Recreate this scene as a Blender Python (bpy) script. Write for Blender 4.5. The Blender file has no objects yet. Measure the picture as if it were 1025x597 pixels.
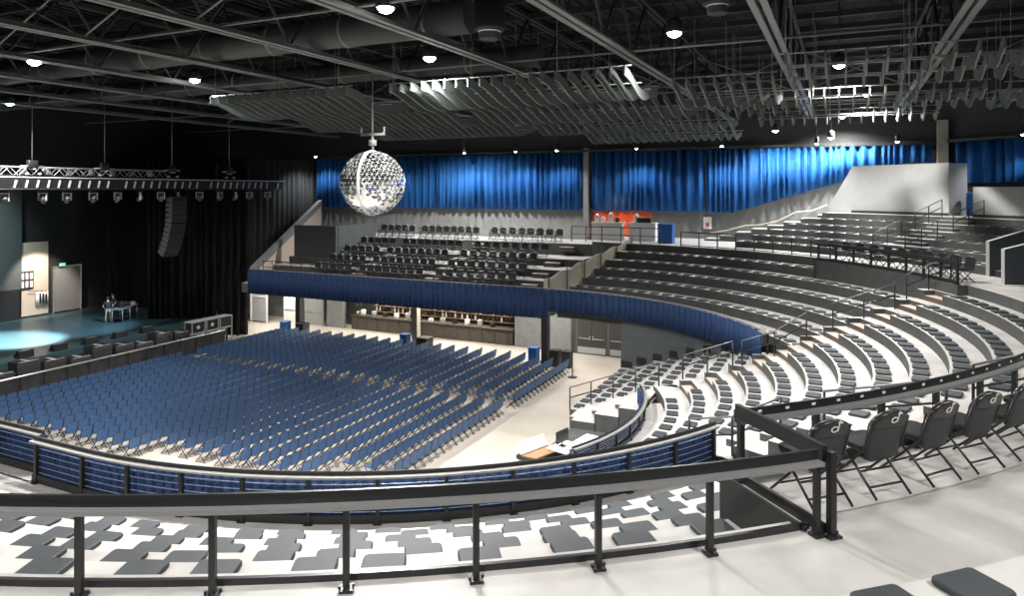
import bpy, bmesh, math, random
from math import sin, cos, pi, radians as R, hypot, atan2, sqrt, degrees
from mathutils import Vector, Matrix
random.seed(7)
SC = bpy.context.scene
COL = SC.collection
EYE = 10.8                      # eye height above the main floor
CX, CY = -13.3, 20.6            # centre of the horseshoe
K1, K2 = .4291, .9033
def zz(z): return z + EYE       # heights are noted relative to the eye
def at(u, v, z):                # a point of the photograph at a known height -> ground plan
    Y = 700 * (-z) / (v - 190); X = (u - 512.5) / 700 * Y
    return Vector((K2 * X - K1 * Y, K1 * X + K2 * Y, zz(z)))
def PT(r, t):                   # point on the horseshoe: arc to +-90 degrees, then straight legs toward the stage
    if t > 90: return (CX - (t - 90) * .25, CY + r)
    if t < -90: return (CX + (t + 90) * .25, CY - r)
    return (CX + r * cos(R(t)), CY + r * sin(R(t)))
def frange(a, b, n): return [a + (b - a) * i / n for i in range(n + 1)]
ORD = 'zeroth first second third fourth fifth sixth seventh eighth ninth tenth eleventh twelfth thirteenth fourteenth fifteenth sixteenth seventeenth eighteenth nineteenth twentieth'.split()
def nth(n):
    if n < len(ORD): return ORD[n]
    if n < 30: return 'twenty-' + ORD[n - 20]
    if n == 30: return 'thirtieth'
    if n < 40: return 'thirty-' + ORD[n - 30]
    if n == 40: return 'fortieth'
    if n < 50: return 'forty-' + ORD[n - 40]
    return '%dth' % n

# ------------------------------------------------------------------ materials
MATS = {}
def mat(name, col, rough=.6, metal=0., noise=None, bump=None, emit=None, spec=.5, sheen=0):
    m = bpy.data.materials.new(name); m.use_nodes = True
    nt = m.node_tree; b = nt.nodes['Principled BSDF']
    b.inputs['Base Color'].default_value = (*col, 1); b.inputs['Roughness'].default_value = rough
    b.inputs['Metallic'].default_value = metal; b.inputs['Specular IOR Level'].default_value = spec
    if sheen: b.inputs['Sheen Weight'].default_value = sheen
    if emit:
        b.inputs['Emission Color'].default_value = (*emit[0], 1); b.inputs['Emission Strength'].default_value = emit[1]
    tc = None
    if noise or bump:
        tc = nt.nodes.new('ShaderNodeTexCoord')
    if noise:                    # (scale, second colour, low, high)
        n = nt.nodes.new('ShaderNodeTexNoise'); n.inputs['Scale'].default_value = noise[0]; n.inputs['Detail'].default_value = 6
        nt.links.new(tc.outputs['Object'], n.inputs['Vector'])
        r = nt.nodes.new('ShaderNodeValToRGB'); r.color_ramp.elements[0].position = noise[2]; r.color_ramp.elements[1].position = noise[3]
        r.color_ramp.elements[0].color = (*noise[1], 1); r.color_ramp.elements[1].color = (*col, 1)
        nt.links.new(n.outputs['Fac'], r.inputs['Fac']); nt.links.new(r.outputs['Color'], b.inputs['Base Color'])
    if bump:                     # (scale, strength)
        n2 = nt.nodes.new('ShaderNodeTexNoise'); n2.inputs['Scale'].default_value = bump[0]; n2.inputs['Detail'].default_value = 4
        nt.links.new(tc.outputs['Object'], n2.inputs['Vector'])
        bp = nt.nodes.new('ShaderNodeBump'); bp.inputs['Strength'].default_value = bump[1]; bp.inputs['Distance'].default_value = .02
        nt.links.new(n2.outputs['Fac'], bp.inputs['Height']); nt.links.new(bp.outputs['Normal'], b.inputs['Normal'])
    MATS[name] = m; return m
mat('concrete', (.50, .488, .472), .5, noise=(1.3, (.385, .372, .356), .32, .62), bump=(9, .08))
mat('hall_floor', (.64, .585, .51), .42, noise=(.35, (.47, .42, .36), .3, .7), bump=(6, .06))
mat('riser', (.072, .076, .075), .75, noise=(3, (.055, .058, .057), .35, .65))
mat('step_block', (.11, .075, .05), .7)  # brown shadow of the aisle notches put into the colour
mat('step_top', (.46, .42, .38), .6)
mat('black_metal', (.014, .015, .016), .38, spec=.5)
mat('grey_ledge', (.25, .255, .255), .4, metal=.2)
mat('pale_ledge', (.33, .33, .32), .4, metal=.1)
mat('bar_blue_reflect', (.30, .38, .55), .35, metal=.4)  # steel bars with their pale blue reflection put into the colour
mat('handrail_grey', (.16, .165, .165), .4, metal=.4)
mat('steel', (.55, .56, .57), .35, metal=.8)
mat('pad', (.032, .039, .046), .6, noise=(5, (.026, .032, .038), .3, .7), bump=(90, .12))
mat('chair_blue', (.050, .120, .265), .55, noise=(4, (.04, .095, .22), .3, .7))
mat('chair_seat', (.03, .07, .16), .55)
mat('chair_frame', (.02, .022, .026), .4)
mat('black_vinyl', (.018, .019, .021), .42, bump=(60, .15))
mat('sleeve', (.022, .027, .029), .5, bump=(14, .3))
mat('sleeve_top', (.016, .016, .017), .28)
mat('logo_white', (.8, .8, .78), .5)
mat('blue_drape', (.0016, .021, .078), .78)
mat('blue_curtain', (.005, .098, .33), .72)
mat('black_drape', (.0075, .008, .009), .85)
mat('grey_drape', (.045, .05, .052), .8)
mat('wall_grey', (.22, .225, .22), .75, noise=(2, (.18, .185, .18), .3, .7))
mat('wall_light', (.42, .425, .42), .75, noise=(2, (.37, .375, .37), .3, .7))
mat('wall_dark', (.035, .036, .036), .8)
mat('wall_slate', (.072, .083, .086), .75, noise=(3, (.06, .07, .073), .3, .7))
mat('wall_navy', (.05, .062, .075), .7)
mat('wall_beige', (.42, .38, .31), .7)
mat('wall_cream', (.62, .52, .42), .7)
mat('ceiling_black', (.0045, .0065, .0068), .8)
mat('truss_paint', (.19, .20, .20), .5)
mat('truss_dark', (.022, .028, .029), .6)
mat('duct', (.05, .06, .061), .55)
mat('baffle', (.12, .14, .132), .65)
mat('baffle_rod', (.38, .40, .40), .4, metal=.4)
mat('lens', (1, 1, 1), .4, emit=((1, .97, .92), 40))
mat('exit_green', (.02, .4, .2), .4, emit=((.05, .9, .45), 1.6))
mat('stage_floor', (.06, .11, .13), .32, noise=(.8, (.04, .085, .105), .3, .7))
mat('barricade', (.035, .036, .038), .6, noise=(3, (.02, .02, .021), .35, .65))
mat('case_black', (.015, .015, .016), .5)
mat('aluminium', (.6, .61, .62), .35, metal=.7)
mat('lacing', (.72, .74, .74), .4, metal=.3)
mat('bin_blue', (.015, .13, .42), .45)
mat('white_paint', (.78, .77, .75), .5)
mat('paper', (.85, .83, .8), .6)
mat('wood', (.30, .17, .08), .5, noise=(8, (.22, .12, .055), .3, .7))
mat('bar_front', (.075, .062, .048), .5, noise=(3, (.05, .042, .033), .3, .7))
mat('door_dark', (.055, .052, .047), .5)
mat('door_grey', (.27, .27, .26), .5)
mat('skin', (.52, .33, .24), .55)
mat('cloth_navy', (.02, .025, .04), .8)
mat('cloth_khaki', (.45, .40, .32), .8)
mat('hair', (.03, .02, .015), .6)
mat('glass_bottle', (.12, .17, .10), .12)
mat('amber_bottle', (.12, .055, .025), .12)
mat('glow_print_orange', (.55, .13, .05), .7)
mat('mirror', (.86, .88, .9), .04, metal=1.)
mat('mirror_gap', (.02, .02, .02), .5)
mat('plant', (.04, .10, .03), .7)
M = MATS

# ------------------------------------------------------------------ mesh builder
class MB:
    def __init__(s): s.v = []; s.f = []; s.m = []; s.sm = []
    def face(s, idx, m=0, smooth=False): s.f.append(idx); s.m.append(m); s.sm.append(smooth)
    def box(s, c, d, m=0, rz=0, top=None):
        x, y, z = c; a, b, h = d[0] / 2, d[1] / 2, d[2] / 2; n = len(s.v); ca, sa = cos(rz), sin(rz)
        for dz in (-h, h):
            for dx, dy in ((-a, -b), (a, -b), (a, b), (-a, b)):
                s.v.append((x + dx * ca - dy * sa, y + dx * sa + dy * ca, z + dz))
        for k, q in enumerate(((3, 2, 1, 0), (4, 5, 6, 7), (0, 1, 5, 4), (1, 2, 6, 5), (2, 3, 7, 6), (3, 0, 4, 7))):
            s.face([n + i for i in q], top if (k == 1 and top is not None) else m)
        return s
    def prism(s, poly, z0, z1, m=0, mtop=None):   # CCW polygon in plan
        n = len(s.v); k = len(poly)
        for p in poly: s.v.append((p[0], p[1], z0))
        for p in poly: s.v.append((p[0], p[1], z1))
        s.face([n + i for i in range(k)][::-1], m); s.face([n + k + i for i in range(k)], m if mtop is None else mtop)
        for i in range(k):
            j = (i + 1) % k; s.face([n + i, n + j, n + k + j, n + k + i], m)
        return s
    def rod(s, p, q, r, m=0, n=8, caps=True):
        p = Vector(p); q = Vector(q); d = (q - p)
        if d.length < 1e-6: return s
        d.normalize(); u = d.orthogonal().normalized(); w = d.cross(u); b = len(s.v)
        for e in (p, q):
            for i in range(n):
                a = 2 * pi * i / n + pi / n; o = e + (u * cos(a) + w * sin(a)) * r; s.v.append(tuple(o))
        for i in range(n):
            j = (i + 1) % n; s.face([b + i, b + j, b + n + j, b + n + i], m, n > 5)
        if caps:
            s.face([b + i for i in range(n)][::-1], m); s.face([b + n + i for i in range(n)], m)
        return s
    def tube(s, pts, r, m=0, n=8):
        pts = [Vector(p) for p in pts]; b = len(s.v); k = len(pts); up = None
        for i, p in enumerate(pts):
            d = (pts[min(i + 1, k - 1)] - pts[max(i - 1, 0)]).normalized()
            if up is None: up = d.orthogonal().normalized()
            up = (up - d * up.dot(d)).normalized(); w = d.cross(up)
            for a in range(n):
                t = 2 * pi * a / n; s.v.append(tuple(p + (up * cos(t) + w * sin(t)) * r))
        for i in range(k - 1):
            for a in range(n):
                c = (a + 1) % n; s.face([b + i * n + a, b + i * n + c, b + (i + 1) * n + c, b + (i + 1) * n + a], m, True)
        s.face([b + a for a in range(n)][::-1], m); s.face([b + (k - 1) * n + a for a in range(n)], m)
        return s
    def lathe(s, prof, c, m=0, n=16, axis='z'):
        b = len(s.v); k = len(prof)
        for (r, h) in prof:
            for i in range(n):
                a = 2 * pi * i / n
                s.v.append((c[0] + r * cos(a), c[1] + r * sin(a), c[2] + h))
        for j in range(k - 1):
            for i in range(n):
                q = (i + 1) % n; s.face([b + j * n + i, b + j * n + q, b + (j + 1) * n + q, b + (j + 1) * n + i], m, True)
        s.face([b + i for i in range(n)][::-1], m); s.face([b + (k - 1) * n + i for i in range(n)], m)
        return s
    def ring(s, r, prof, ts, m=0, mf=None):       # closed profile [(dr, z)] swept round the horseshoe
        b = len(s.v); k = len(prof)
        for t in ts:
            for (dr, z) in prof:
                x, y = PT(r + dr, t); s.v.append((x, y, z))
        for i in range(len(ts) - 1):
            for a in range(k):
                c = (a + 1) % k
                s.face([b + i * k + a, b + i * k + c, b + (i + 1) * k + c, b + (i + 1) * k + a], m if mf is None else mf[a])
        s.face([b + a for a in range(k)][::-1], m); e = b + (len(ts) - 1) * k
        s.face([e + a for a in range(k)], m)
        return s
    def sector(s, r0, r1, z0, z1, t0, t1, mside=1, mtop=0):  # stepped tier block: riser faces inward
        n = max(2, int(abs(t1 - t0) / 2.2))
        return s.ring(0, [(r0, z0), (r1, z0), (r1, z1), (r0, z1)], frange(t0, t1, n), mside, [mside, mside, mtop, mside])
    def pleat(s, pts, ztop, zbot, amp, wl, th=.03, m=0, seed=0, irr=.4, step=None):
        """hanging cloth along a plan polyline; ztop/zbot are numbers or functions of the distance"""
        rnd = random.Random(seed); L = [0]
        for i in range(len(pts) - 1): L.append(L[-1] + hypot(pts[i + 1][0] - pts[i][0], pts[i + 1][1] - pts[i][1]))
        T = L[-1]; step = step or wl / 7; n = max(4, int(T / step)); b = len(s.v); ph = 0; j = 0
        w = wl; nxt = 0; A = amp
        for i in range(n + 1):
            d = T * i / n
            while j < len(L) - 2 and d > L[j + 1]: j += 1
            f = (d - L[j]) / max(1e-6, L[j + 1] - L[j])
            x = pts[j][0] + (pts[j + 1][0] - pts[j][0]) * f; y = pts[j][1] + (pts[j + 1][1] - pts[j][1]) * f
            dx, dy = pts[j + 1][0] - pts[j][0], pts[j + 1][1] - pts[j][1]; l = hypot(dx, dy); nx, ny = -dy / l, dx / l
            if d >= nxt:
                w = wl * (1 + rnd.uniform(-irr, irr)); nxt = d + w; A = amp * (1 + rnd.uniform(-irr, irr))
            ph += 2 * pi * (T / n) / w; o = A * sin(ph)
            zt = ztop(d) if callable(ztop) else ztop; zb = zbot(d) if callable(zbot) else zbot
            for q in (o, o + th):
                s.v.append((x + nx * q, y + ny * q, zt)); s.v.append((x + nx * q * 1.15, y + ny * q * 1.15, zb))
        for i in range(n):
            p = b + 4 * i; q = p + 4
            s.face([p, q, q + 1, p + 1], m, True); s.face([p + 2, p + 3, q + 3, q + 2], m, True)
            s.face([p, p + 2, q + 2, q], m); s.face([p + 1, q + 1, q + 3, p + 3], m)
        s.face([b, b + 1, b + 3, b + 2], m); e = b + 4 * n; s.face([e, e + 2, e + 3, e + 1], m)
        return s
    def rbox(s, w, d, h, r, c=(0, 0, 0), m=0, n=4, edge=.012):   # rounded slab, rounded in plan, softened top and bottom
        def outline(ins):
            o = []
            for (sx, sy, a0) in ((1, 1, 0), (-1, 1, 90), (-1, -1, 180), (1, -1, 270)):
                for k in range(n + 1):
                    a = R(a0 + 90 * k / n); rr = max(.002, r - ins)
                    o.append((c[0] + sx * (w / 2 - r) + rr * cos(a), c[1] + sy * (d / 2 - r) + rr * sin(a)))
            return o
        b = len(s.v); lv = ((edge, 0), (0, edge), (0, h - edge), (edge, h)); k = 4 * (n + 1)
        for ins, z in lv:
            for p in outline(ins): s.v.append((p[0], p[1], c[2] + z))
        s.face([b + i for i in range(k)][::-1], m)
        for j in range(3):
            for i in range(k):
                q = (i + 1) % k; s.face([b + j * k + i, b + j * k + q, b + (j + 1) * k + q, b + (j + 1) * k + i], m, True)
        s.face([b + 3 * k + i for i in range(k)], m)
        return s
    def xf(s, mx, start=0):
        for i in range(start, len(s.v)): s.v[i] = tuple(mx @ Vector(s.v[i]))
        return s
    def add(s, o, mx=None):
        b = len(s.v)
        if mx is None: s.v += o.v
        else: s.v += [tuple(mx @ Vector(p)) for p in o.v]
        s.f += [[i + b for i in q] for q in o.f]; s.m += o.m; s.sm += o.sm
        return s
    def mesh(s, name, mats):
        me = bpy.data.meshes.new(name); me.from_pydata(s.v, [], s.f)
        if not isinstance(mats, (list, tuple)): mats = [mats]
        for q in mats: me.materials.append(M[q] if isinstance(q, str) else q)
        me.polygons.foreach_set('material_index', s.m); me.polygons.foreach_set('use_smooth', s.sm); me.update()
        return me
    def build(s, name, mats, parent=None, loc=None):
        me = s.mesh(name, mats); return obj(name, me, parent, loc)
def obj(name, me, parent=None, loc=None, rz=0):
    o = bpy.data.objects.new(name, me); COL.objects.link(o)
    if loc is not None: o.location = loc
    if rz: o.rotation_euler.z = rz
    if parent is not None: o.parent = parent
    return o
def tag(o, label, cat, group=None, kind=None):
    o['label'] = label; o['category'] = cat
    if group: o['group'] = group
    if kind: o['kind'] = kind
    return o
def struct(o): o['kind'] = 'structure'; return o
def thing(name, label, cat, loc=(0, 0, 0), rz=0, group=None):
    o = obj(name, None, None, loc, rz); o.empty_display_size = .1
    return tag(o, label, cat, group)
def pl(o, label): o['label'] = label; return o
def dup(root, loc, rz, label=None, group=None):
    r = root.copy(); COL.objects.link(r); r.location = loc; r.rotation_euler = (0, 0, rz)
    if label: r['label'] = label
    if group: r['group'] = group
    for ch in list(root.children):
        c = ch.copy(); COL.objects.link(c); c.parent = r
        for g in list(ch.children):
            d = g.copy(); COL.objects.link(d); d.parent = c
    return r

# ------------------------------------------------------------------ room shell
F0 = 0.0
U = zz(-3.1)        # upper cross aisle
MZ = zz(-5.9)       # mezzanine front aisle
CEIL = zz(6.6)
mb = MB(); mb.box((-22, 19, -.1), (86, 60, .2)); struct(mb.build('floor', 'hall_floor'))
mb = MB(); mb.box((-22, 19, CEIL + .1), (86, 60, .2)); struct(mb.build('ceiling', 'ceiling_black'))
mb = MB()
for i in range(150): mb.box((-40 + i * .42, 21, CEIL - .03), (.14, 56, .06))
struct(mb.build('ceiling_deck', 'ceiling_black'))
FW = 45.3
mb = MB(); mb.box((-26, FW + .2, 5.2), (66, .4, 24)); mb.box((-26, FW - .02, zz(4.4)), (66, .1, 4.4), 1); mb.box((-25, FW - .02, zz(.6)), (33.4, .06, 3.7), 1)
struct(mb.build('wall_far', ['wall_grey', 'wall_dark']))
mb = MB()
mb.prism([(4.6, FW), (18, 33), (18.3, 33.3), (4.9, FW + .4)], 0, CEIL); struct(mb.build('wall_far_angled', 'wall_dark'))
mb = MB(); mb.box((18.2, 12, 8.7), (.4, 44, 17.4)); struct(mb.build('wall_rear', 'wall_grey'))
mb = MB(); mb.box((-22, -9, 8.7), (84, .4, 17.4)); struct(mb.build('wall_near', 'wall_dark'))
mb = MB(); mb.box((-55, 19, 8.7), (.4, 60, 17.4)); struct(mb.build('wall_stage', 'wall_dark'))

# ---- stepped seating tiers (concrete treads, dark grey risers)
CR = lambda j: (8.3 + .81 * j, zz(-7.04 + .328 * j))     # centre rows: front radius, tread height
SR = lambda k: (13.05 + .94 * (k - 1), zz(-5.9 + .4 * k))  # side balcony rows 1..6
UR = lambda k: (20.3 + .85 * (k - 1), zz(-2.76 + .3 * (k - 1)))  # upper rows 1..6
def tier(mb, name='floor_tier', mats=('concrete', 'riser')): return struct(mb.build(name, list(mats)))
mb = MB()
mb.sector(7.5, 8.32, 0, zz(-7.37), -24, 24)
for j in range(12):
    r, z = CR(j); mb.sector(r, r + .83 if j < 11 else 18.3, 0 if j < 6 else z - 1.6, z, -20, 20)
tier(mb, 'floor_tier_centre')
mb = MB()                                                 # far and near aisles beside the centre rows
for sg in (1, -1):
    for j in range(12):
        r, z = CR(j); r1 = r + .83 if j < 11 else 18.3
        te = 25.2 if r > 11.2 else min(38, degrees(math.asin(min(.95, 4.5 / (r + .4)))))
        zb = 0 if j < 6 else z - 1.6; tn = 20 + degrees(1.15 / (r + .3))
        mb.sector(r, r1, zb, z, sg * tn, sg * te)
        if j: mb.sector(r, r + .36, zb, z - .164, sg * 20, sg * tn, 2, 3); mb.sector(r + .36, r1, zb, z, sg * 20, sg * tn, 2, 0)
        else: mb.sector(r, r1, zb, z, sg * 20, sg * tn)
tier(mb, 'floor_aisle', ('concrete', 'riser', 'step_block', 'step_top'))
# lower wings: straight rows parallel with the stage, both sides
WB = lambda k: (5.8 + .85 * k, zz(-7.04 - .33 * k))
def wing_end(b):
    return 20.6 + sqrt(max(.1, 12.15 ** 2 - (13.3 - b) ** 2))
mb = MB()
for k in range(-4, 5):
    b, z = WB(k); bf = b + .25; bb = bf - .88
    y0 = 25.0
    if wing_end(bb) < y0 + .2: continue
    for sg in (1, -1):
        P = [(-bf, y0), (-bb, y0), (-bb, max(y0 + .1, wing_end(bb))), (-bf, max(y0 + .1, wing_end(bf)))]
        if sg < 0: P = [(p[0], 2 * CY - p[1]) for p in P][::-1]
        mb.prism(P, 0, z, 1, 0)
for k in range(1, 4):                                     # aisle steps between wing and centre
    b, z = WB(k); bf = b + .25
    for sg in (1, -1):
        P = [(-bf, 22.9), (-bf + .88, 22.9), (-bf + .88, 25.0), (-bf, 25.0)]
        if sg < 0: P = [(p[0], 2 * CY - p[1]) for p in P][::-1]
        mb.prism(P, 0, z, 1, 0)
tier(mb, 'floor_wing', ('concrete', 'riser', 'wall_light'))
mb = MB()
for k in range(-4, 5):
    b, z = WB(k); e = wing_end(b + .1)
    if e > 25.8: mb.box((-b + .1, e - .1, z + .14), (.8, .12, .3))
struct(mb.build('trim_20', 'black_drape'))  # dark boxes stand in for riser shadow at the row ends
mb = MB()
for k in range(0, 4):
    b, z = WB(k)
    mb.box((-(b + .25) - .18, 24.3, z - .22), (.36, 1.2, .12), 1, 0, 0)
tier(mb, 'floor_wing_step', ('concrete', 'step_block'))
mb = MB(); mb.prism([PT(7.45, t_) for t_ in frange(-22, 25, 16)] + [(-8.6, 22.85), (-8.6, 17.6)], 0, zz(-8.3), 1, 0); tier(mb, 'floor_control_platform', ('riser', 'riser'))
# side balconies
def balcony(sg, name):
    mb = MB(); T1 = 90 if sg > 0 else 175
    mb.sector(12.0, 13.1, zz(-6.08), MZ, sg * 25, sg * 171.6)
    for k in range(1, 7):
        r, z = SR(k); t0 = 25; te = (91.5 - k * 1.1) if sg > 0 else T1
        if k == 6: t0 = 46.5
        mb.sector(r, r + .96, z - 1.1, z, sg * t0, sg * te)
    if sg < 0: mb.sector(11.6, 12.05, zz(-6.08), MZ, -96.4, -171)
    tier(mb, name)
    mb = MB()
    te = 86 if sg > 0 else 175
    mb.sector(18.69, 20.35, U - 1.0, U, sg * 20, sg * te)
    mb.sector(17.68, 18.7, U - 1.0, U, sg * 20, sg * 46.5)   # chair platform
    tier(mb, name + '_platform')
balcony(1, 'floor_balcony_far'); balcony(-1, 'floor_balcony_near')
mb = MB(); mb.sector(18.0, 20.35, U - 1, U, -20.2, 20.2); tier(mb, 'floor_cross_aisle')
mb = MB(); mb.prism([PT(20.3, 46), PT(20.3, 56), PT(20.3, 66), PT(20.3, 76), PT(18.6, 84), (-13.6, 39.8), (-13.9, 45.2), (4, 45.2)][::-1], U - 1, U - .004, 1, 0); tier(mb, 'floor_concourse')
mb = MB()
for k in range(1, 7):
    r, z = UR(k); r1 = r + .87 if k < 6 else 27.4
    for t0, t1 in ((28, 40), (40, 46), (46, 68 - k * 1.3), (-64, -27), (-20, 20)):
        zt = z - (0 if (t0, t1) != (40, 46) else .0)
        mb.sector(r, r1, U - .5, zt, t0, t1)
tier(mb, 'floor_upper_tier')
mb = MB()
for k in range(1, 7):
    r, z = UR(k); mb.sector(r - .34, r + .01, z - .32, z - .15, 41, 45, 1, 0)
tier(mb, 'floor_upper_step')
# underside of the far balcony and far loge tiers
mb = MB()
mb.prism([(-34.0, 32.72), (-13.9, 32.72), (-13.9, 45.2), (-34.0, 45.2)], zz(-6.42), zz(-6.25), 0)
mb.prism([(-39.2, 40.5), (-34, 40.5), (-34, 45.2), (-39.2, 45.2)], zz(-6.42), zz(-6.25), 0)
struct(mb.build('ceiling_under_balcony', 'wall_grey'))
LT = [(34.2, -5.45), (35.6, -5.05), (37.1, -4.6), (38.9, -4.15), (41.3, -3.4)]     # loge tiers: front a, height
mb = MB()
mb.box((-24.2, 33.5, zz(-5.9) - .3), (20.6, 1.6, .6), 1, 0, 0)
for i, (a, z) in enumerate(LT):
    a1 = LT[i + 1][0] if i < 4 else 45.2
    mb.box((-24.3, (a + a1) / 2, zz(z) - .6), (20.8, a1 - a, 1.2), 1, 0, 0)
tier(mb, 'floor_loge')

# dark wall under the far and near balcony curve
mb = MB(); mb.ring(0, [(12.12, 0), (12.5, 0), (12.5, zz(-6.06)), (12.12, zz(-6.06))], frange(25, 72, 22)); struct(mb.build('wall_under_balcony_far', 'wall_slate'))
mb = MB(); mb.ring(0, [(12.2, 0), (12.5, 0), (12.5, zz(-6.0)), (12.2, zz(-6.0))], frange(-25, -160, 60)); struct(mb.build('wall_under_balcony_near', 'wall_slate'))
mb = MB(); p, q = PT(12.12, 72), PT(12.5, 72); mb.prism([p, (p[0] + .3, p[1] + .1), (-10.4, 44.6), (-10.7, 44.6)], 0, zz(-6.6)); struct(mb.build('wall_under_balcony_side', 'wall_slate'))
# side face of the chair platform (dark panel beside the near rows)
mb = MB()
for sg in (1, -1):
    p = PT(17.6, sg * 46.55); q = PT(18.9, sg * 46.55); n = Vector((q[1] - p[1], p[0] - q[0], 0)).normalized() * (.03 * sg)
    P = [p, q, (q[0] - n.x, q[1] - n.y), (p[0] - n.x, p[1] - n.y)]
    mb.prism(P if sg > 0 else P[::-1], U - 1.2, U + .04)
struct(mb.build('trim_1', 'wall_dark'))

# ------------------------------------------------------------------ bar level wall (a = 43.5)
BW = 43.6
mb = MB()
mb.box((-16.9, BW + .15, 2.2), (7.2, .3, 4.4))                      # grey wall right of the bar
mb.box((-36.1, BW + .15, 2.2), (1.6, .3, 4.4))
mb.box((-46, BW + .15, 2.2), (3.4, .3, 4.4))
struct(mb.build('wall_bar', 'wall_grey'))
mb = MB(); mb.box((-27.5, 45.1, 2.2), (17, .2, 4.4)); struct(mb.build('wall_back_bar', 'wall_dark'))
for i, (x, lab) in enumerate(((-14.9, ''), (-12.7, ''))):
    d = MB()
    for s in (-1, 1): d.box((x + s * .52, BW - .08, 1.12), (1.0, .08, 2.2))
    o = struct(d.build('door_%d' % (i + 1), 'door_dark'))
    k = MB(); k.box((x, BW - .13, .28), (1.9, .02, .4)); k.build('kick_plate', 'steel', o)
    for s in (-1, 1):
        h = MB(); h.rod((x + s * .1, BW - .2, .95), (x + s * .1, BW - .2, 1.25), .025); h.rod((x + s * .1, BW - .2, 1.05), (x + s * .9, BW - .16, 1.05), .03)
        h.build('door_handle', 'steel', o)
mb = MB(); mb.box((-13.6, BW - .03, 3.1), (4.4, .06, 1.9)); mb.box((-16.2, BW - .03, 1.5), (.3, .1, 5)); struct(mb.build('trim_2', 'door_dark'))
# doors left of the bar
for i, x in enumerate((-38.2, -40.4)):
    d = MB(); d.box((x, BW + .02, 1.15), (1.9, .08, 2.3)); o = struct(d.build('door_%d' % (i + 3), 'door_grey' if i == 0 else 'white_paint'))
    h = MB(); h.rod((x - .8, BW - .08, 1.05), (x + .8, BW - .08, 1.05), .03); h.build('door_handle', 'steel', o)
mb = MB(); mb.box((-39.2, BW + .1, 3.3), (6.2, .2, 2.0)); struct(mb.build('trim_3', 'wall_light'))
# bright glazed opening at the far left of the bar level
w = MB()
for x in (-43.9, -42.2): w.box((x, BW - 1, 1.9), (.12, .12, 3.8))
w.box((-43.05, BW - 1, 2.1), (1.8, .1, .12)); w.box((-43.05, BW - 1, 3.75), (1.8, .1, .12))
o = struct(w.build('window_1', 'white_paint'))
g = MB(); g.box((-43.05, BW - .98, 1.9), (1.6, .02, 3.6)); g.build('pane', 'wall_light', o)
# columns
for i, (x, y) in enumerate(((-36.6, 40.2), (-26.2, 40.0), (-16.7, 40.0))):
    mb = MB(); mb.box((x, y, 2.1), (.42, .42, 4.2)); mb.box((x, y, .12), (.5, .5, .24)); struct(mb.build('column', 'wall_dark' if i != 1 else 'wall_beige'))
# the bar itself
bar = thing('bar_counter', 'long dark panelled bar counter under the blue balcony drape', 'bar', (-27.6, BW, 0))
b = MB(); b.box((0, .3, .52), (13.8, .5, 1.04))
for i in range(14): b.box((-6.5 + i, .03, .52), (.05, .05, 1.0))
b.build('front_panel', 'bar_front', bar)
b = MB(); b.box((0, .25, 1.08), (13.9, .75, .07)); b.build('worktop', 'bar_front', bar)
sh = thing('bar_shelf', 'tiered back bar shelf holding bottles behind the bar counter', 'shelf', (-27.2, 44.75, 0))
b = MB(); b.box((0, 0, .5), (12, .5, 1.0)); b.build('cabinet', 'bar_front', sh)
for zq in (1.3, 1.75, 2.2):
    b = MB(); b.box((0, .1, zq), (12, .28, .04)); b.build('shelf', 'wood', sh)
def bottle_mesh(m):
    q = MB(); q.lathe([(.065, 0), (.065, .22), (.028, .29), (.022, .38)], (0, 0, 0), 0, 8); return q.mesh('bottle', m)
bts = [bottle_mesh(m) for m in ('glass_bottle', 'paper', 'amber_bottle', 'white_paint', 'case_black')]
rr = random.Random(3)
for zq in (1.32, 1.77, 2.22):
    for i in range(34):
        o = obj('bottle', bts[rr.randrange(5)], None, (-33 + i * .35 + rr.uniform(-.09, .09), 44.82, zq))
        tag(o, 'small bottle standing on the back bar shelf', 'bottle', 'bottles behind the bar')
for i in range(12):
    q = MB(); hh = rr.uniform(.2, .45); q.rbox(.3, .3, hh, .04); o = q.build('drink_dispenser', ['white_paint', 'aluminium', 'case_black'][i % 3], None, (-33.6 + i * 1.02, BW + .35, 1.115))
    tag(o, 'small dispenser standing on the bar worktop', 'dispenser', 'dispensers along the bar worktop')
pt = thing('potted_plant', 'leafy potted plant at the stage end of the bar', 'plant', (-34.1, BW + .35, 1.115))
q = MB(); q.lathe([(.12, 0), (.16, .25), (.15, .25)], (0, 0, 0), 0, 10); q.build('pot', 'wall_beige', pt)
q = MB()
for i in range(60):
    a = rr.uniform(0, 6.28); e = rr.uniform(.1, .6); p0 = Vector((cos(a) * e * .5, sin(a) * e * .5, .3 + rr.uniform(0, .6))); d = Vector((cos(a), sin(a), rr.uniform(-.3, .6))) * .16; sd = d.cross(Vector((0, 0, 1))) * .35
    n = len(q.v); q.v += [tuple(p0), tuple(p0 + d * .5 + sd), tuple(p0 + d), tuple(p0 + d * .5 - sd)]; q.face([n, n + 1, n + 2, n + 3])
q.build('foliage', 'plant', pt)
sg_ = MB(); sg_.box((0, 0, 0), (.45, .03, .8)); sg_.box((0, -.02, .12), (.36, .02, .3), 1); o = sg_.build('wall_poster', ['paper', 'cloth_navy'], None, (-18.2, BW - .03, 1.75)); tag(o, 'small white poster on the grey wall beside the doors', 'poster')
def bin_(name, x, y, m, label, w=.55, h=.95):
    t = thing(name, label, 'bin', (x, y, 0)); q = MB(); q.prism([(-w / 2, -w / 2), (w / 2, -w / 2), (w / 2, w / 2), (-w / 2, w / 2)], 0, h); q.build('bin_body', m, t)
    q = MB(); q.rbox(w + .06, w + .06, .08, .05, (0, 0, h)); q.build('lid', m, t)
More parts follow.
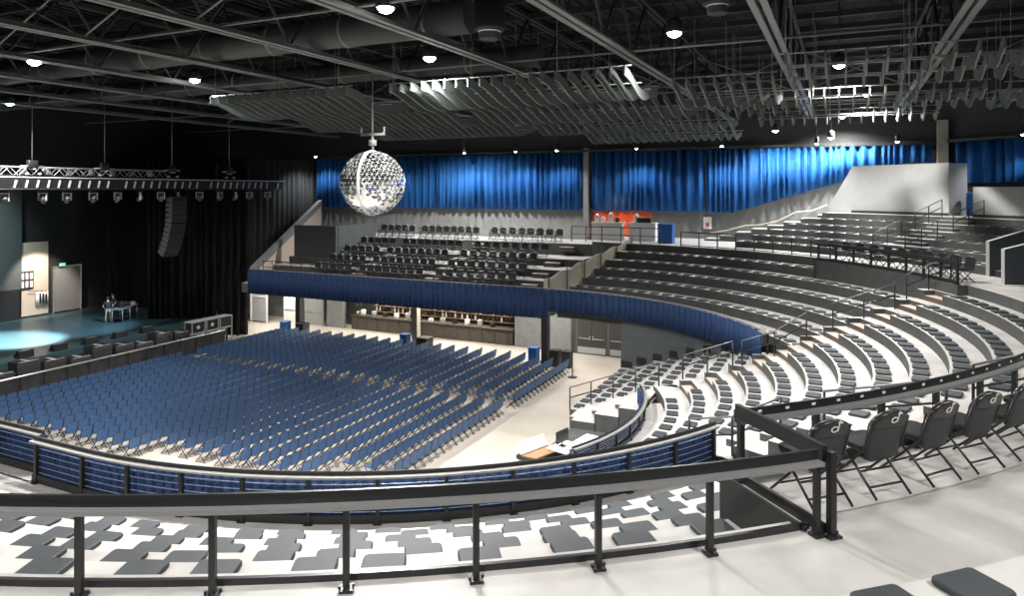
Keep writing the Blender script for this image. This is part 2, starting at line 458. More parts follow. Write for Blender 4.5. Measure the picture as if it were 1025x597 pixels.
bin_('recycling_bin', -37.5, 39.7, 'bin_blue', 'blue bin beside the column nearest the stage')
bin_('trash_bin', -35.9, 39.75, 'case_black', 'black bin beside the column nearest the stage', .7)
bin_('recycling_bin', -26.9, 39.75, 'bin_blue', 'blue bin at the pale column before the bar')
bin_('trash_bin', -25.35, 39.8, 'case_black', 'wide black bin at the pale column before the bar', .8, .85)
bin_('recycling_bin', -17.4, 39.8, 'bin_blue', 'blue bin at the dark column near the doors')
bin_('trash_bin', -15.95, 39.75, 'case_black', 'black bin at the dark column near the doors', .55)
bin_('trash_bin', -15.2, 39.8, 'wall_dark', 'dark bin with pale lid between column and doors', .55)
st = thing('stanchion', 'thin black stanchion post standing on the open floor by the doors', 'stanchion', (at(573, 378, -10.8).x, at(573, 378, -10.8).y, 0))
q = MB(); q.lathe([(.28, 0), (.28, .03), (.06, .06)], (0, 0, 0)); q.build('base', 'black_metal', st)
q = MB(); q.rod((0, 0, .04), (0, 0, 2.6), .03); q.build('post', 'black_metal', st)

# ------------------------------------------------------------------ railings and drapes
def post_part(root, r, t, z0, h, w, m='black_metal', plate=True, name='post', depth=None):
    x, y = PT(r, t); a = R(max(-90, min(90, t)))
    q = MB(); q.box((x, y, z0 + h / 2), (depth or w, w, h), 0, a); p = q.build(name, m, root)
    if plate:
        q = MB(); q.box((x, y, z0 + .012), (w * 2.1, w * 2.1, .024), 0, a)
        for dx, dy in ((1, 1), (1, -1), (-1, 1), (-1, -1)):
            q.rod((x + dx * w * .75, y + dy * w * .75, z0 + .02), (x + dx * w * .75, y + dy * w * .75, z0 + .045), .012, 0, 6)
        q.build('base_plate', m, p)
    return p
def arc_rail(name, label, r, t0, t1, z0, h, posts, shelf=.17, bars=0, toe=None, ledge_m=('black_metal', 'grey_ledge'), pw=.062, plate_h=.09, side=1, plates=True, bar_m='steel', barr=.009):
    t = thing(name, label, 'railing', (0, 0, 0)); n = max(3, int(abs(t1 - t0) / 1.5)); ts = frange(t0, t1, n); s = side
    hs = z0 + h - plate_h
    prof = [(-.05 * s, hs - .035), ((shelf - .04) * s, hs - .035), ((shelf - .04) * s, hs), (-.02 * s, hs), (-.02 * s, z0 + h), (-.05 * s, z0 + h)]
    q = MB(); q.ring(r, prof, ts, 0, [0, 1, 1, 0, 0, 0]); q.build('drink_ledge', list(ledge_m), t)
    for tt in posts: post_part(t, r, tt, z0, hs - .03 - z0, pw, plate=plates)
    if toe:
        q = MB(); q.ring(r + toe[0], [(-.02, z0 + toe[1]), (.02, z0 + toe[1]), (.02, z0 + toe[2]), (-.02, z0 + toe[2])], ts); q.build('toe_board', 'black_metal', t)
    for i in range(bars):
        zb = z0 + .2 + (h - plate_h - .24) * i / max(1, bars - 1)
        q = MB(); q.tube([(*PT(r - .03 * s, tt), zb) for tt in ts], barr, 0, 6); q.build('crossbar', bar_m, t)
    return t
def step_t(r, d): return degrees(d / r)
def spread(t0, t1, r, d):
    n = max(1, round(abs(t1 - t0) / step_t(r, d))); return frange(t0, t1, n)
# near upper rail (the long black one across the foreground)
pst = [-46.5 - step_t(19.0, 1.005) * i - (0 if i == 0 else .25) for i in range(14)]
pst = [p for p in pst if p > -89] + [-92, -96, -100, -104]
near = arc_rail('ledge_railing', 'long black drink ledge railing sweeping across the foreground floor', 19.0, -46.4, -106, U, .765, pst, .10, 0, (-.15, -.07, .055), pw=.05)
# return rail at its end and the chair platform rail
t = thing('return_railing', 'short black railing leg joining the foreground railing to the chair row railing', 'railing')
p0 = Vector((*PT(17.72, -46.3), 0)); p1 = Vector((*PT(19.0, -46.3), 0)); dd = (p1 - p0).normalized(); nn = Vector((-dd.y, dd.x, 0))
q = MB(); hs = U + .69
for off, a, b in ((.0, hs - .0, hs + .115),):
    q.prism([tuple((p0 + nn * .0)[:2]), tuple((p1 + nn * .0)[:2]), tuple((p1 + nn * .05)[:2]), tuple((p0 + nn * .05)[:2])], a - .03, b)
    q.prism([tuple((p0 + nn * .05)[:2]), tuple((p1 + nn * .05)[:2]), tuple((p1 + nn * .17)[:2]), tuple((p0 + nn * .17)[:2])], a - .03, a, 0, 1)
q.build('drink_ledge', ['black_metal', 'grey_ledge'], t)
q = MB(); q.prism([tuple((p0)[:2]), tuple((p1)[:2]), tuple((p1 + nn * .04)[:2]), tuple((p0 + nn * .04)[:2])], U - .04, U + .1); q.build('toe_board', 'black_metal', t)
post_part(t, 19.05, -46.15, U, .76, .062); post_part(t, 17.78, -46.2, U, .64, .06)
pr = arc_rail('chair_row_railing', 'black drink ledge railing with white tags before the padded folding chairs', 17.75, -46.3, -19.6, U, .74, [-46.2 + i * 3.35 for i in range(1, 8)] + [-20], .13, 0, (-.04, -.03, .12))
for i in range(22):
    tt = -45.3 + i * 1.2; x, y = PT(17.735, tt)
    q = MB(); q.box((x, y, U + .70), (.006, .05, .026), 0, R(tt)); q.build('number_tag', 'white_paint', pr)
# near mezzanine rail with the blue drape behind its bars
arc_rail('mezzanine_railing', 'long black barred railing with pale ledge before the near blue drape', 12.0, -25.5, -96, MZ, .92, spread(-26, -95.5, 12.0, 1.21), .12, 6, (.0, .02, .16), ('black_metal', 'pale_ledge'), pw=.07, plate_h=.07, bar_m='bar_blue_reflect')
arc_rail('mezzanine_railing', 'straight black barred railing continuing the near blue drape toward the stage', 11.72, -96.6, -190, MZ, .92, [-97 - i * 6 for i in range(15)], .12, 6, (.0, .02, .16), ('black_metal', 'pale_ledge'), pw=.07, plate_h=.07, bar_m='bar_blue_reflect')
q = MB(); q.pleat([PT(11.88, t_) for t_ in frange(-25.5, -96, 90)], MZ + .8, MZ - 1.2, .025, .2, .02, 0, 3, .2); tag(q.build('balcony_drape', 'blue_drape'), 'dark blue drape hung along the near balcony rail', 'drape', 'blue balcony drapes')
q = MB(); q.pleat([PT(11.6, t_) for t_ in frange(-96.6, -190, 40)], MZ + .8, MZ - 1.2, .025, .2, .02, 0, 4, .2); tag(q.build('balcony_drape', 'blue_drape'), 'dark blue drape on the straight near rail toward the stage', 'drape', 'blue balcony drapes')
# far mezzanine fascia
arc_rail('balcony_railing', 'pale capped railing along the top of the far blue drape', 12.1, 25.4, 172, MZ, .93, spread(26, 171, 12.1, 2.4), .16, 0, None, ('pale_ledge', 'pale_ledge'), pw=.07, plate_h=.03, plates=False)
q = MB(); q.pleat([PT(11.88, t_) for t_ in frange(25.4, 90.5, 80)], MZ + .9, zz(-6.12), .05, .34, .02, 0, 5, .25); tag(q.build('balcony_drape', 'blue_drape'), 'dark blue pleated drape round the curve of the far balcony', 'drape', 'blue balcony drapes')
q = MB(); q.pleat([PT(11.9, t_) for t_ in frange(90.6, 172, 50)], MZ + .92, zz(-6.5), .05, .34, .02, 0, 6, .25); tag(q.build('balcony_drape', 'blue_drape'), 'dark blue pleated drape on the straight far balcony above the bar', 'drape', 'blue balcony drapes')
# small lower rail (centre)
arc_rail('lower_railing', 'short curved barred railing with blue drape behind the mixing position', 7.65, -26, 25, zz(-7.37), .62, spread(-25.5, 24.5, 7.65, .95), .13, 6, (0, .02, .12), pw=.05, plate_h=.05)
q = MB(); q.pleat([PT(7.55, t_) for t_ in frange(-26, 25, 40)], zz(-6.85), zz(-8.6), .02, .17, .02, 0, 9, .2); tag(q.build('balcony_drape', 'blue_drape'), 'small curved blue drape behind the mixing desk', 'drape', 'blue balcony drapes')
# far upper rails
def thin_rail(name, label, pts, z0, h, mids=(), r=.028, posts=None, cat='railing', m='black_metal'):
    t = thing(name, label, cat)
    P = [Vector((p[0], p[1], p[2] if len(p) > 2 else z0)) for p in pts]
    q = MB(); q.tube([p + Vector((0, 0, h)) for p in P], r, 0, 6); q.build('top_rail', m, t)
    for f in mids:
        q = MB(); q.tube([p + Vector((0, 0, h * f)) for p in P], r * .7, 0, 6); q.build('mid_rail', m, t)
    for i in (posts if posts is not None else range(len(P))):
        q = MB(); q.rod(P[i], P[i] + Vector((0, 0, h)), r, 0, 6); q.build('post', m, t)
    return t
def ringpts(r, ts): return [PT(r, t_) for t_ in ts]
thin_rail('cross_aisle_railing', 'thin black railing along the far upper cross aisle', ringpts(18.85, spread(47.5, 74, 18.85, 1.15)), U, .76, (.06,), .035)
thin_rail('concourse_railing', 'thin dark railing before the white concourse counters', ringpts(18.9, spread(78, 96, 18.9, 1.3)), U, .9, (.5,), .03)
arc_rail('far_chair_railing', 'black ledge railing before the folding chairs across the hall', 17.75, 20.2, 46.4, U, .78, spread(20.4, 46.2, 17.75, 1.05), .12, 0, (-.04, -.03, .14), ('black_metal', 'black_metal'), pw=.07)
q = MB(); p = PT(17.8, 20.1); p2 = PT(19.0, 20.1)
# stair handrails of the far aisle and the near aisle
def stair_rail(label, pts, h=.85):
    P = [Vector(p) for p in pts]; t = thing('stair_handrail', label, 'handrail')
    for f in (1, .55):
        q = MB(); q.tube([p + Vector((0, 0, h * f)) for p in P], .024, 0, 6); q.build('top_rail' if f == 1 else 'mid_rail', 'handrail_grey' if f == 1 else 'black_metal', t)
    for p in P:
        q = MB(); q.rod(p, p + Vector((0, 0, h)), .026, 0, 6); q.build('post', 'black_metal', t)
def crz(r): return zz(-7.04 + .328 * (r - 8.3) / .81)
def aisle_pts(rs, th): return [(*PT(r, th), zz(-7.04 + .328 * math.floor((r - 8.3) / .81 + .01))) for r in rs]
for sg, nm in ((1, 'far'), (-1, 'near')):
    for a, b, w in ((11.1, 13.3, 'beside the end of the blue drape'), (14.2, 16.3, 'halfway up the aisle'), (16.7, 18.2, 'at the cross aisle')):
        stair_rail('steel handrail %s on the %s seating aisle' % (w, nm), aisle_pts((a, (a + b) / 2, b), sg * 24.2))
wy = 24.9
stair_rail('lower steel handrail down the wing steps to the hall floor', [(-(WB(k)[0] + .2), wy, WB(k)[1]) for k in (4, 3, 2, 1, 0)])
stair_rail('steel handrail on the wing steps below the blue drape', [(-(WB(k)[0] + .2), wy, WB(k)[1]) for k in (-1, -2, -3)])
for i, t_ in enumerate((40.6, 45.4)):
    for a, b, w in ((1, 3, 'lower'), (4, 6, 'upper')):
        stair_rail('%s thin handrail on the %s edge of the upper stair' % (w, ('vomitory', 'concourse')[i]), [(*PT(UR(k)[0] + .3, t_), UR(k)[1]) for k in range(a, b + 1)], .8)

# ------------------------------------------------------------------ seat cushions on the tiers
CUSH = MB().rbox(.36, .40, .055, .05).mesh('seat_cushion', 'pad')
CANDS = []      # (x, y, z, rot, label, group)
rp = random.Random(11)
def cushion(x, y, z, rot, label, group): CANDS.append((x, y, z, rot + rp.uniform(-.05, .05), label, group))
WHERE = 'dark grey cushion'
for j in range(12):
    r, z = CR(j); n = int((38.6 / 57.3 * r) / .66)
    for i in range(n):
        t_ = 18.2 - i * degrees(.66 / r)
        if t_ < -19.3: break
        x, y = PT(r + .24, t_)
        cushion(x, y, z, R(t_), 'dark grey cushion, centre block, %s row above the small rail, %s from the far aisle' % (nth(j + 1), nth(i + 1)), 'cushions on the centre rows')
for k in range(-3, 5):
    b, z = WB(k); e = wing_end(b - .1); y = 25.45; i = 0
    while y < e - .15:
        cushion(-b - .02, y, z, 0, 'dark grey cushion, lower wing, %s row from the hall floor, %s from the steps' % (nth(5 - k), nth(i + 1)), 'cushions on the lower wing'); y += .72; i += 1
for k in range(1, 7):
    r, z = SR(k); i = 0; t_ = 26.8 if k < 6 else 48; te = 89.5 - k * 1.1
    while t_ < te:
        x, y = PT(r + .24, t_); cushion(x, y, z, R(t_), 'dark grey cushion, far curved balcony, %s row above the drape, %s from the aisle' % (nth(k), nth(i + 1)), 'cushions on the far balcony rows')
        t_ += degrees(.70 / r); i += 1
NEARD = {}
for k in range(1, 7):
    r, z = SR(k); i = 0; T0 = t_ = (-27.0 - (k * .9) % 2.0) if k < 6 else -47.65
    while t_ > -112:
        x, y = PT(r + .22, t_); a = R(max(-90, t_))
        cushion(x, y, z, a, 'dark grey cushion, near balcony, %s row from the barred rail, %s from the chair-row end' % (nth(k), nth(i + 1)), 'cushions on the near balcony rows')
        i += 1; t_ = T0 - degrees((.80 * i + ((i * 37 + k * 11) % 5 - 2) * .045) / (r + .2)) + rp.uniform(-.1, .1)
        if t_ < -90: t_ = -90 - (-90 - t_) / 57.3 * (r + .2) / .25
for k in range(1, 6):
    r, z = UR(k); 
    for t0, t1, nm in ((28.6, 40, 'vomitory'), (46.6, 67 - k * 1.3, 'concourse')):
        t_ = t0; i = 0
        while t_ < t1:
            x, y = PT(r + .24, t_); cushion(x, y, z, R(t_), 'dark grey cushion, far upper rows, %s side, %s row above cross aisle, %s along' % (nm, nth(k), nth(i + 1)), 'cushions on the far upper rows')
            t_ += degrees(.72 / r); i += 1
for i, lab in enumerate(('dark grey cushion at the bottom corner of the picture, on the nearest tier', 'dark grey cushion cut by the bottom edge beside the corner cushion')):
    x, y = PT(20.52, -46.6 - 1.95 * i); cushion(x, y, UR(1)[1], R(-46.6 - 1.95 * i), lab, 'cushions on the nearest tier')
CANDS.sort(key=lambda c: c[0] ** 2 + c[1] ** 2 + (c[2] - EYE) ** 2)
def in_view(x, y, z):
    a, b = y, -x; X = K1 * a - K2 * b; Y = K2 * a + K1 * b
    if Y < 1: return False
    u = 512.5 + 700 * X / Y; v = 190 + 700 * (EYE - z) / Y
    return -25 < u < 1050 and v < 625
vis = [c for c in CANDS if in_view(*c[:3])]
for x, y, z, rot, lab, g in vis[:300]:
    o = obj('seat_cushion', CUSH, None, (x, y, z), rot); tag(o, lab, 'seat cushion', g)
q = MB(); small = MB().rbox(.36, .41, .05, .045, n=2)
for x, y, z, rot, lab, g in vis[300:]:
    q.add(small, Matrix.Translation((x, y, z)) @ Matrix.Rotation(rot, 4, 'Z'))
tag(q.build('distant_cushions', 'pad'), 'many small dark grey cushions on the distant tiers across the hall', 'seat cushions', None, 'stuff')

# ------------------------------------------------------------------ hall floor chairs
def chair_parts():
    """blue folding chair, faces local -x (towards the stage), origin on the floor"""
    bk = MB().rbox(.44, .035, .40, .09)            # built lying in plan, raised below
    bk = MB(); b = MB().rbox(.45, .46, .035, .1, n=3); 
    mx = Matrix.Translation((.20, 0, .615)) @ Matrix.Rotation(R(98), 4, 'Y')
    bk.add(b, mx)
    se = MB().rbox(.40, .42, .035, .07, (-.03, 0, .43), n=3)
    fr = MB()
    for s in (-1, 1):
        fr.tube([(.245, s * .10, .862), (.24, s * .19, .845), (.232, s * .238, .76), (.18, s * .238, .42), (-.22, s * .235, .01)], .019, 0, 5)
        fr.tube([(-.16, s * .2, .44), (.26, s * .2, .01)], .016, 0, 5)
    fr.rod((.245, -.11, .862), (.245, .11, .862), .019, 0, 5); fr.rod((.18, -.2, .1), (.18, .2, .1), .011, 0, 5); fr.rod((-.14, -.21, .1), (-.14, .21, .1), .011, 0, 5)
    return bk, se, fr
bk, se, fr = chair_parts()
mBK, mSE, mFR = bk.mesh('backrest', 'chair_blue'), se.mesh('seat', 'chair_seat'), fr.mesh('folding_frame', 'chair_frame')
seatlist = []
rc = random.Random(5)
for row in range(23):
    b = 15.0 + row * 1.0
    for i in range(23):
        a = 29.9 - i * .50; seatlist.append((a, b, 'near', row, i))
    n = 15 if row < 3 else 16
    for i in range(n): seatlist.append((31.3 + i * .50, b - .15, 'bar', row, i))
def cd(s): return s[0] ** 2 + s[1] ** 2
seatlist.sort(key=cd)
seatlist = [s for s in seatlist if not (s[0] < 21.2 and s[1] < 18) and not (s[0] < 19.9 and s[1] < 26)]
proto = None
for k, (a, b, side, row, i) in enumerate(seatlist[:300]):
    lab = 'blue folding chair, %s block, %s row from the rear, %s from the long aisle' % (side + '-side', nth(row + 1), nth(i + 1))
    loc = (-b, a + rc.uniform(-.012, .012), 0); rz = rc.uniform(-.02, .02)
    if proto is None:
        proto = thing('folding_chair', lab, 'chair', loc, rz, 'blue folding chairs on the hall floor')
        obj('backrest', mBK, proto); obj('seat', mSE, proto); obj('folding_frame', mFR, proto)
    else: dup(proto, loc, rz, lab)
q = MB(); one = MB(); one.add(bk)
se2 = MB(); se2.add(se); se2.m = [1] * len(se2.m); fr2 = MB(); fr2.add(fr); fr2.m = [2] * len(fr2.m); one.add(se2); one.add(fr2)
for (a, b, side, row, i) in seatlist[300:]:
    q.add(one, Matrix.Translation((-b, a, 0)) @ Matrix.Rotation(rc.uniform(-.05, .05), 4, 'Z'))
tag(q.build('distant_folding_chairs', ['chair_blue', 'chair_seat', 'chair_frame']), 'remaining rows of blue folding chairs nearer the stage and the bar', 'chairs', None, 'stuff')

# ------------------------------------------------------------------ padded black folding chairs by the foreground rail
def emblem_mesh():
    q = MB(); n = 18
    for k in range(n):                            # small ring with a crossed stem
        a0, a1 = 2 * pi * k / n, 2 * pi * (k + 1) / n; b = len(q.v)
        for (r, a) in ((.030, a0), (.044, a0), (.044, a1), (.030, a1)): q.v.append((0, r * cos(a), r * sin(a) * .8))
        for (r, a) in ((.030, a0), (.044, a0), (.044, a1), (.030, a1)): q.v.append((.004, r * cos(a), r * sin(a) * .8))
        q.face([b, b + 1, b + 2, b + 3]); q.face([b + 7, b + 6, b + 5, b + 4])
    q.box((.002, .042, .035), (.004, .013, .12)); q.box((.002, .052, .068), (.004, .055, .012))
    return q
def padded_chair(root):
    """faces local -x; origin on the floor between the feet"""
    # sleeve backrest: superellipse outline, thick, leaning back toward +x
    def outline(z):      # half width at height fraction 0..1
        f = z
        if f > .72: return .235 * sqrt(max(.0, 1 - ((f - .72) / .28) ** 2.0)) 
        if f < .1: return .205 * (1 - .35 * ((.1 - f) / .1) ** 2)
        return .205 + .03 * (f - .1) / .62
    def sheet(z0, z1, n, th, bulge):
        q = MB(); b = 0; rows = []
        for i in range(n + 1):
            f = z0 + (z1 - z0) * i / n; hw = max(.012, outline(f)); ring = []
            m = 8
            for j in range(m + 1):
                y = -hw + 2 * hw * j / m; ring.append((th / 2 + bulge * (1 - (2 * j / m - 1) ** 2), y, f))
            for j in range(m + 1):
                y = hw - 2 * hw * j / m; ring.append((-th / 2 - bulge * .6 * (1 - (2 * j / m - 1) ** 2), y, f))
            rows.append(ring)
        k = len(rows[0])
        for ring in rows:
            for (x, y, f) in ring:
                h = .34 + f * .54; lean = .20 + (h - .45) * .30 - .02 * sin(f * 3.1)
                q.v.append((lean + x, y, h))
        for i in range(n):
            for j in range(k):
                c = (j + 1) % k; q.face([i * k + j, i * k + c, (i + 1) * k + c, (i + 1) * k + j], 0, True)
        q.face(list(range(k))[::-1]); q.face([n * k + j for j in range(k)])
        return q
    sheet(0, .7, 10, .05, .014).build('backrest', 'sleeve', root)
    cap = sheet(.66, 1.0, 10, .06, .016); tp = cap.build('backrest_top', 'sleeve_top', root)
    pl(tp, 'smooth glossy black top panel')
    e = emblem_mesh(); mx = Matrix.Translation((.20 + (.79 - .45) * .30 + .047, 0, .79)) @ Matrix.Rotation(R(16.7), 4, 'Y'); e.xf(mx); e.build('emblem', 'logo_white', tp)
    q = MB().rbox(.42, .44, .07, .07, (-.02, 0, .42)); q.build('seat', 'black_vinyl', root)
    for s in (-1, 1):
        q = MB(); q.tube([(.30, s * .235, .80), (.21, s * .24, .48), (-.02, s * .245, .24), (-.26, s * .25, .012)], .014, 0, 7); q.build('front_leg', 'black_metal', root)
        q = MB(); q.tube([(-.14, s * .215, .43), (.08, s * .22, .25), (.34, s * .225, .012)], .014, 0, 7); q.build('rear_leg', 'black_metal', root)
    for (x, z) in ((.12, .215), (.245, .10)):
        q = MB(); q.rod((x, -.22, z), (x, .22, z), .012, 0, 7); q.build('crossbar', 'black_metal', root)
    q = MB(); q.rod((-.17, -.245, .1), (-.17, .245, .1), .011, 0, 7); q.build('crossbar', 'black_metal', root)
first = None
for i in range(11):
    t_ = -44.9 + i * 2.42; x, y = PT(18.32, t_)
    lab = ['black padded folding chair tucked in the railing corner', 'black padded folding chair second from the railing corner'][i] if i < 2 else 'black padded folding chair behind the tagged railing, %s from the railing corner' % nth(i + 1)
    rz = R(t_) + random.uniform(-.06, .06)
    if first is None:
        first = thing('padded_folding_chair', lab, 'chair', (x, y, U), rz, 'black padded folding chairs by the railing'); padded_chair(first)
    elif i < 9: dup(first, (x, y, U), rz, lab)
# the same chairs across the hall and in the loge, small in the picture
sm = MB(); sm2 = MB()
b = MB().rbox(.45, .44, .05, .1, n=3); sm.add(b, Matrix.Translation((.22, 0, .62)) @ Matrix.Rotation(R(100), 4, 'Y')); sm.add(MB().rbox(.42, .44, .06, .06, (-.02, 0, .42), n=2))
fr3 = MB(); fr3.add(fr); sm.add(fr3)
mSM = sm.mesh('small_folding_chair', 'black_vinyl')
for b_ in (MB().rbox(.40, .13, .056, .06, n=3),): sm.m = [0] * len(sm.f); sm.add(b_, Matrix.Translation((.255, 0, .815)) @ Matrix.Rotation(R(100), 4, 'Y') @ Matrix.Rotation(R(90), 4, 'Z'))
sm.m = [1 if i >= len(sm.f) - len(b_.f) else 0 for i in range(len(sm.f))]
mLG = sm.mesh('loge_folding_chair', ['black_vinyl', 'paper'])  # pale cap paints the highlight on the glossy chair top
for i in range(10):
    t_ = 22.6 + i * 2.35; x, y = PT(18.3, t_)
    tag(obj('padded_folding_chair', mSM, None, (x, y, U), R(t_)), 'black folding chair behind the far ledge railing, %s from the aisle' % nth(i + 1), 'chair', 'black chairs behind the far ledge railing')
BL = [(30.3, 27.9, 'stage-end'), (26.8, 22.7, 'middle'), (21.3, 16.6, 'curve-end')]
for bi, (b0, b1, nm) in enumerate(BL):
    for i, (a, z) in enumerate(LT):
        n = 8 if bi else 5
        b0_ = b0
        for k in range(n):
            b = b0_ + (b1 - b0_) * k / (n - 1)
            o = obj('loge_chair', mLG, None, (-b, a + .55, zz(z)), R(90) + rc.uniform(-.08, .08))
            tag(o, 'black loge chair, %s box, %s row above the drape, %s from the stage end' % (nm, nth(i + 1), nth(k + 1)), 'chair', 'black chairs in the loge boxes')
    for i, (a, z) in enumerate(LT):
        if i % 2 == 0 or i == 4:
            thin_rail('loge_railing', 'thin black railing before the %s loge row, %s box' % (nth(i + 1), nm), [(-(b0 + (b1 - b0) * k / 4 + .0), a + .06) for k in range(5)], zz(z), .72, (.5,), .022)
# loge steps between the boxes
mb = MB()
for bc in (27.35, 22.0, 15.7):
    for i, (a, z) in enumerate(LT):
        mb.box((-bc, a - .22, zz(z) - .33), (.95, .44, .26), 1, 0, 0)
tier(mb, 'floor_loge_step', ('concrete', 'step_block'))
# grey half wall, beige stepped partition, stair at the stage end
mb = MB(); mb.box((-32.6, 37.4, zz(-4.2)), (3.6, .25, 3.5)); mb.box((-30.9, 39.6, zz(-4.0)), (.25, 4.2, 3.1)); struct(mb.build('wall_loge', 'wall_slate'))
mb = MB()
pa = Vector((-13.75, 32.9)); pb = Vector((-11.2, 39.6)); n = 24
zt = []
for i in range(n + 1):
    f = i / n; s = f * 5; k = math.floor(s); w = s - k
    zt.append(zz(-4.55 + .33 * (k + max(0, min(1, (w - .35) / .5)))))
dn = Vector((.93, .36)).normalized() * .09
for i in range(n):
    p = pa.lerp(pb, i / n); q_ = pa.lerp(pb, (i + 1) / n); b = len(mb.v)
    for (pt_, zt_) in ((p, zt[i]), (q_, zt[i + 1])):
        for sgn in (-1, 1):
            mb.v.append((pt_.x + dn.x * sgn, pt_.y + dn.y * sgn, zz(-6.4))); mb.v.append((pt_.x + dn.x * sgn, pt_.y + dn.y * sgn, zt_))
    mb.face([b, b + 4, b + 5, b + 1]); mb.face([b + 2, b + 3, b + 7, b + 6]); mb.face([b + 1, b + 5, b + 7, b + 3])
mb.face([0, 1, 3, 2]); e = len(mb.v) - 4; mb.face([e, e + 2, e + 3, e + 1])
struct(mb.build('wall_partition', 'wall_beige'))
for i in range(6):
    p = pa.lerp(pb, i / 5 * .98 + .01); mbx = MB(); mbx.rod((p.x + .14, p.y - .02, zz(-6)), (p.x + .14, p.y, zz(-4.4 + .33 * i)), .03); struct(mbx.build('trim_%d' % (i + 4), 'black_metal'))
def wedge(p0, p1, w, b0, b1, z0, z1, m, name):
    mb = MB(); d = (Vector(p1) - Vector(p0)).normalized(); n_ = Vector((-d.y, d.x)) * w / 2
    for p, lo, hi in ((p0, b0, z0), (p1, b1, z1)):
        for sg in (-1, 1):
            mb.v.append((p[0] + n_.x * sg, p[1] + n_.y * sg, zz(lo))); mb.v.append((p[0] + n_.x * sg, p[1] + n_.y * sg, zz(hi)))
    mb.face([0, 4, 5, 1]); mb.face([2, 3, 7, 6]); mb.face([1, 5, 7, 3]); mb.face([0, 2, 6, 4]); mb.face([0, 1, 3, 2]); mb.face([4, 6, 7, 5])
    return struct(mb.build(name, m))
wedge((-34.6, 33.6), (-37.6, 43.6), .25, -6.4, -6.4, -5.45, -1.25, 'wall_cream', 'wall_loge_stair')
wedge((-34.55, 33.6), (-37.55, 43.6), .3, -5.45, -1.25, -5.0, -.8, 'wall_grey', 'trim_21')
thin_rail('loge_front_railing', 'low black railing before the grey loge half wall', [(-34.3 + k * .8, 34.3) for k in range(5)], zz(-5.45), .8, (.5,), .025)

# ------------------------------------------------------------------ far wall: curtains, pillar, blocks, counter
def curtain(pts, zt, zb, label, seed, amp=.15, wl=.44, mt='blue_curtain', irr=.5, grp='blue wall curtains', name='wall_curtain'):
    q = MB(); q.pleat(pts, zt, zb, amp, wl, .03, 0, seed, irr); return tag(q.build(name, mt), label, 'curtain', grp)
CT = zz(2.5)
yc = FW - .45
curtain([(-39.0, yc), (-27.6, yc)], CT, zz(-1.4), 'bright blue wall curtain behind the mirror ball', 21)
curtain([(-27.62, yc), (-16.1, yc)], CT, zz(-1.4), 'bright blue wall curtain above the loge chairs', 22)
curtain([(-15.4, yc), (-8.0, yc)], CT, zz(-1.4), 'bright blue wall curtain above the concourse counter', 23, .19, .5)
def zb3(d):
    x = -7.9 + d
    if x < -6.2: return zz(-1.42)
    return zz(-1.42 + min(2.9, (x + 6.2) * .31))
curtain([(-7.9, yc), (4.4, yc)], CT, zb3, 'blue wall curtain with hem rising over the grey stair wall', 24, .14, .42)
curtain([(5.3, 44.0), (11.5, 38.3), (17.6, 32.7)], CT, zz(.35), 'blue wall curtain behind the low grey block at the far corner', 25, .16, .6)
mb = MB(); mb.box((-15.75, FW - .3, zz(-.2)), (.36, .5, 6)); mb.build('column', 'wall_grey')['kind'] = 'structure'
mb = MB(); mb.box((4.85, 44.6, zz(.8)), (.5, .5, 6)); mb.build('column', 'wall_beige')['kind'] = 'structure'
mb = MB()   # soffit line over the curtains
mb.box((-17, FW - .5, CT + .12), (45, .14, .16)); mb.prism([(5, 44.1), (17.6, 32.5), (17.7, 32.6), (5.1, 44.2)], CT + .04, CT + .2)
struct(mb.build('trim_10', 'truss_dark'))
# light grey control room block, low block, sloped cheek
mb = MB()
n0 = Vector((.4, 42.3)); n1 = Vector((4.5, 39.1)); bk_ = Vector((.61, .79)) * 1.5
mb.prism([tuple(n0), tuple(n1), tuple(n1 + bk_), tuple(n0 + bk_)], zz(-2.2), zz(1.28))
struct(mb.build('wall_control_block', 'wall_light'))
mb = MB(); b = len(mb.v)
for p, zt_ in ((Vector((-.75, 43.2)), -.9), (n0, 1.26)):
    for o_ in (Vector((0, 0)), bk_ * .2):
        w_ = p + o_; mb.v.append((w_.x, w_.y, zz(-2.6))); mb.v.append((w_.x, w_.y, zz(zt_)))
mb.face([0, 4, 5, 1]); mb.face([2, 3, 7, 6]); mb.face([1, 5, 7, 3]); mb.face([0, 1, 3, 2]); mb.face([4, 6, 7, 5])
struct(mb.build('wall_control_cheek', 'wall_light'))
mb = MB(); l0 = Vector((5.3, 37.8)); l1 = Vector((9.4, 33.6)); ob = Vector((.71, .70)) * 3.5
mb.prism([tuple(l0), tuple(l1), tuple(l1 + ob), tuple(l0 + ob)], zz(-2.2), zz(.12)); struct(mb.build('wall_low_block', 'wall_light'))
mb = MB(); mb.prism([(l0.x, l0.y - .02), (l1.x, l1.y - .02), (l1.x + .05, l1.y), (l0.x + .05, l0.y + .05)], zz(-1.3), zz(-1.12)); mb.prism([(n0.x - .05, n0.y - .06), (n1.x - .05, n1.y - .06), tuple(n1), tuple(n0)], zz(-1.3), zz(-1.12)); struct(mb.build('baseboard_far', 'wall_dark'))
bn = thing('water_barrel', 'blue barrel in the gap between the two light grey blocks', 'barrel', (5.6, 39.6, zz(-1.26)))
q = MB(); q.lathe([(.3, 0), (.33, .1), (.33, .5), (.33, .9), (.3, 1.0)], (0, 0, 0), 0, 16); q.build('barrel_body', 'bin_blue', bn)
q = MB(); q.lathe([(.34, 1.0), (.34, 1.08), (.2, 1.12)], (0, 0, 0), 0, 16); q.build('lid', 'bin_blue', bn)
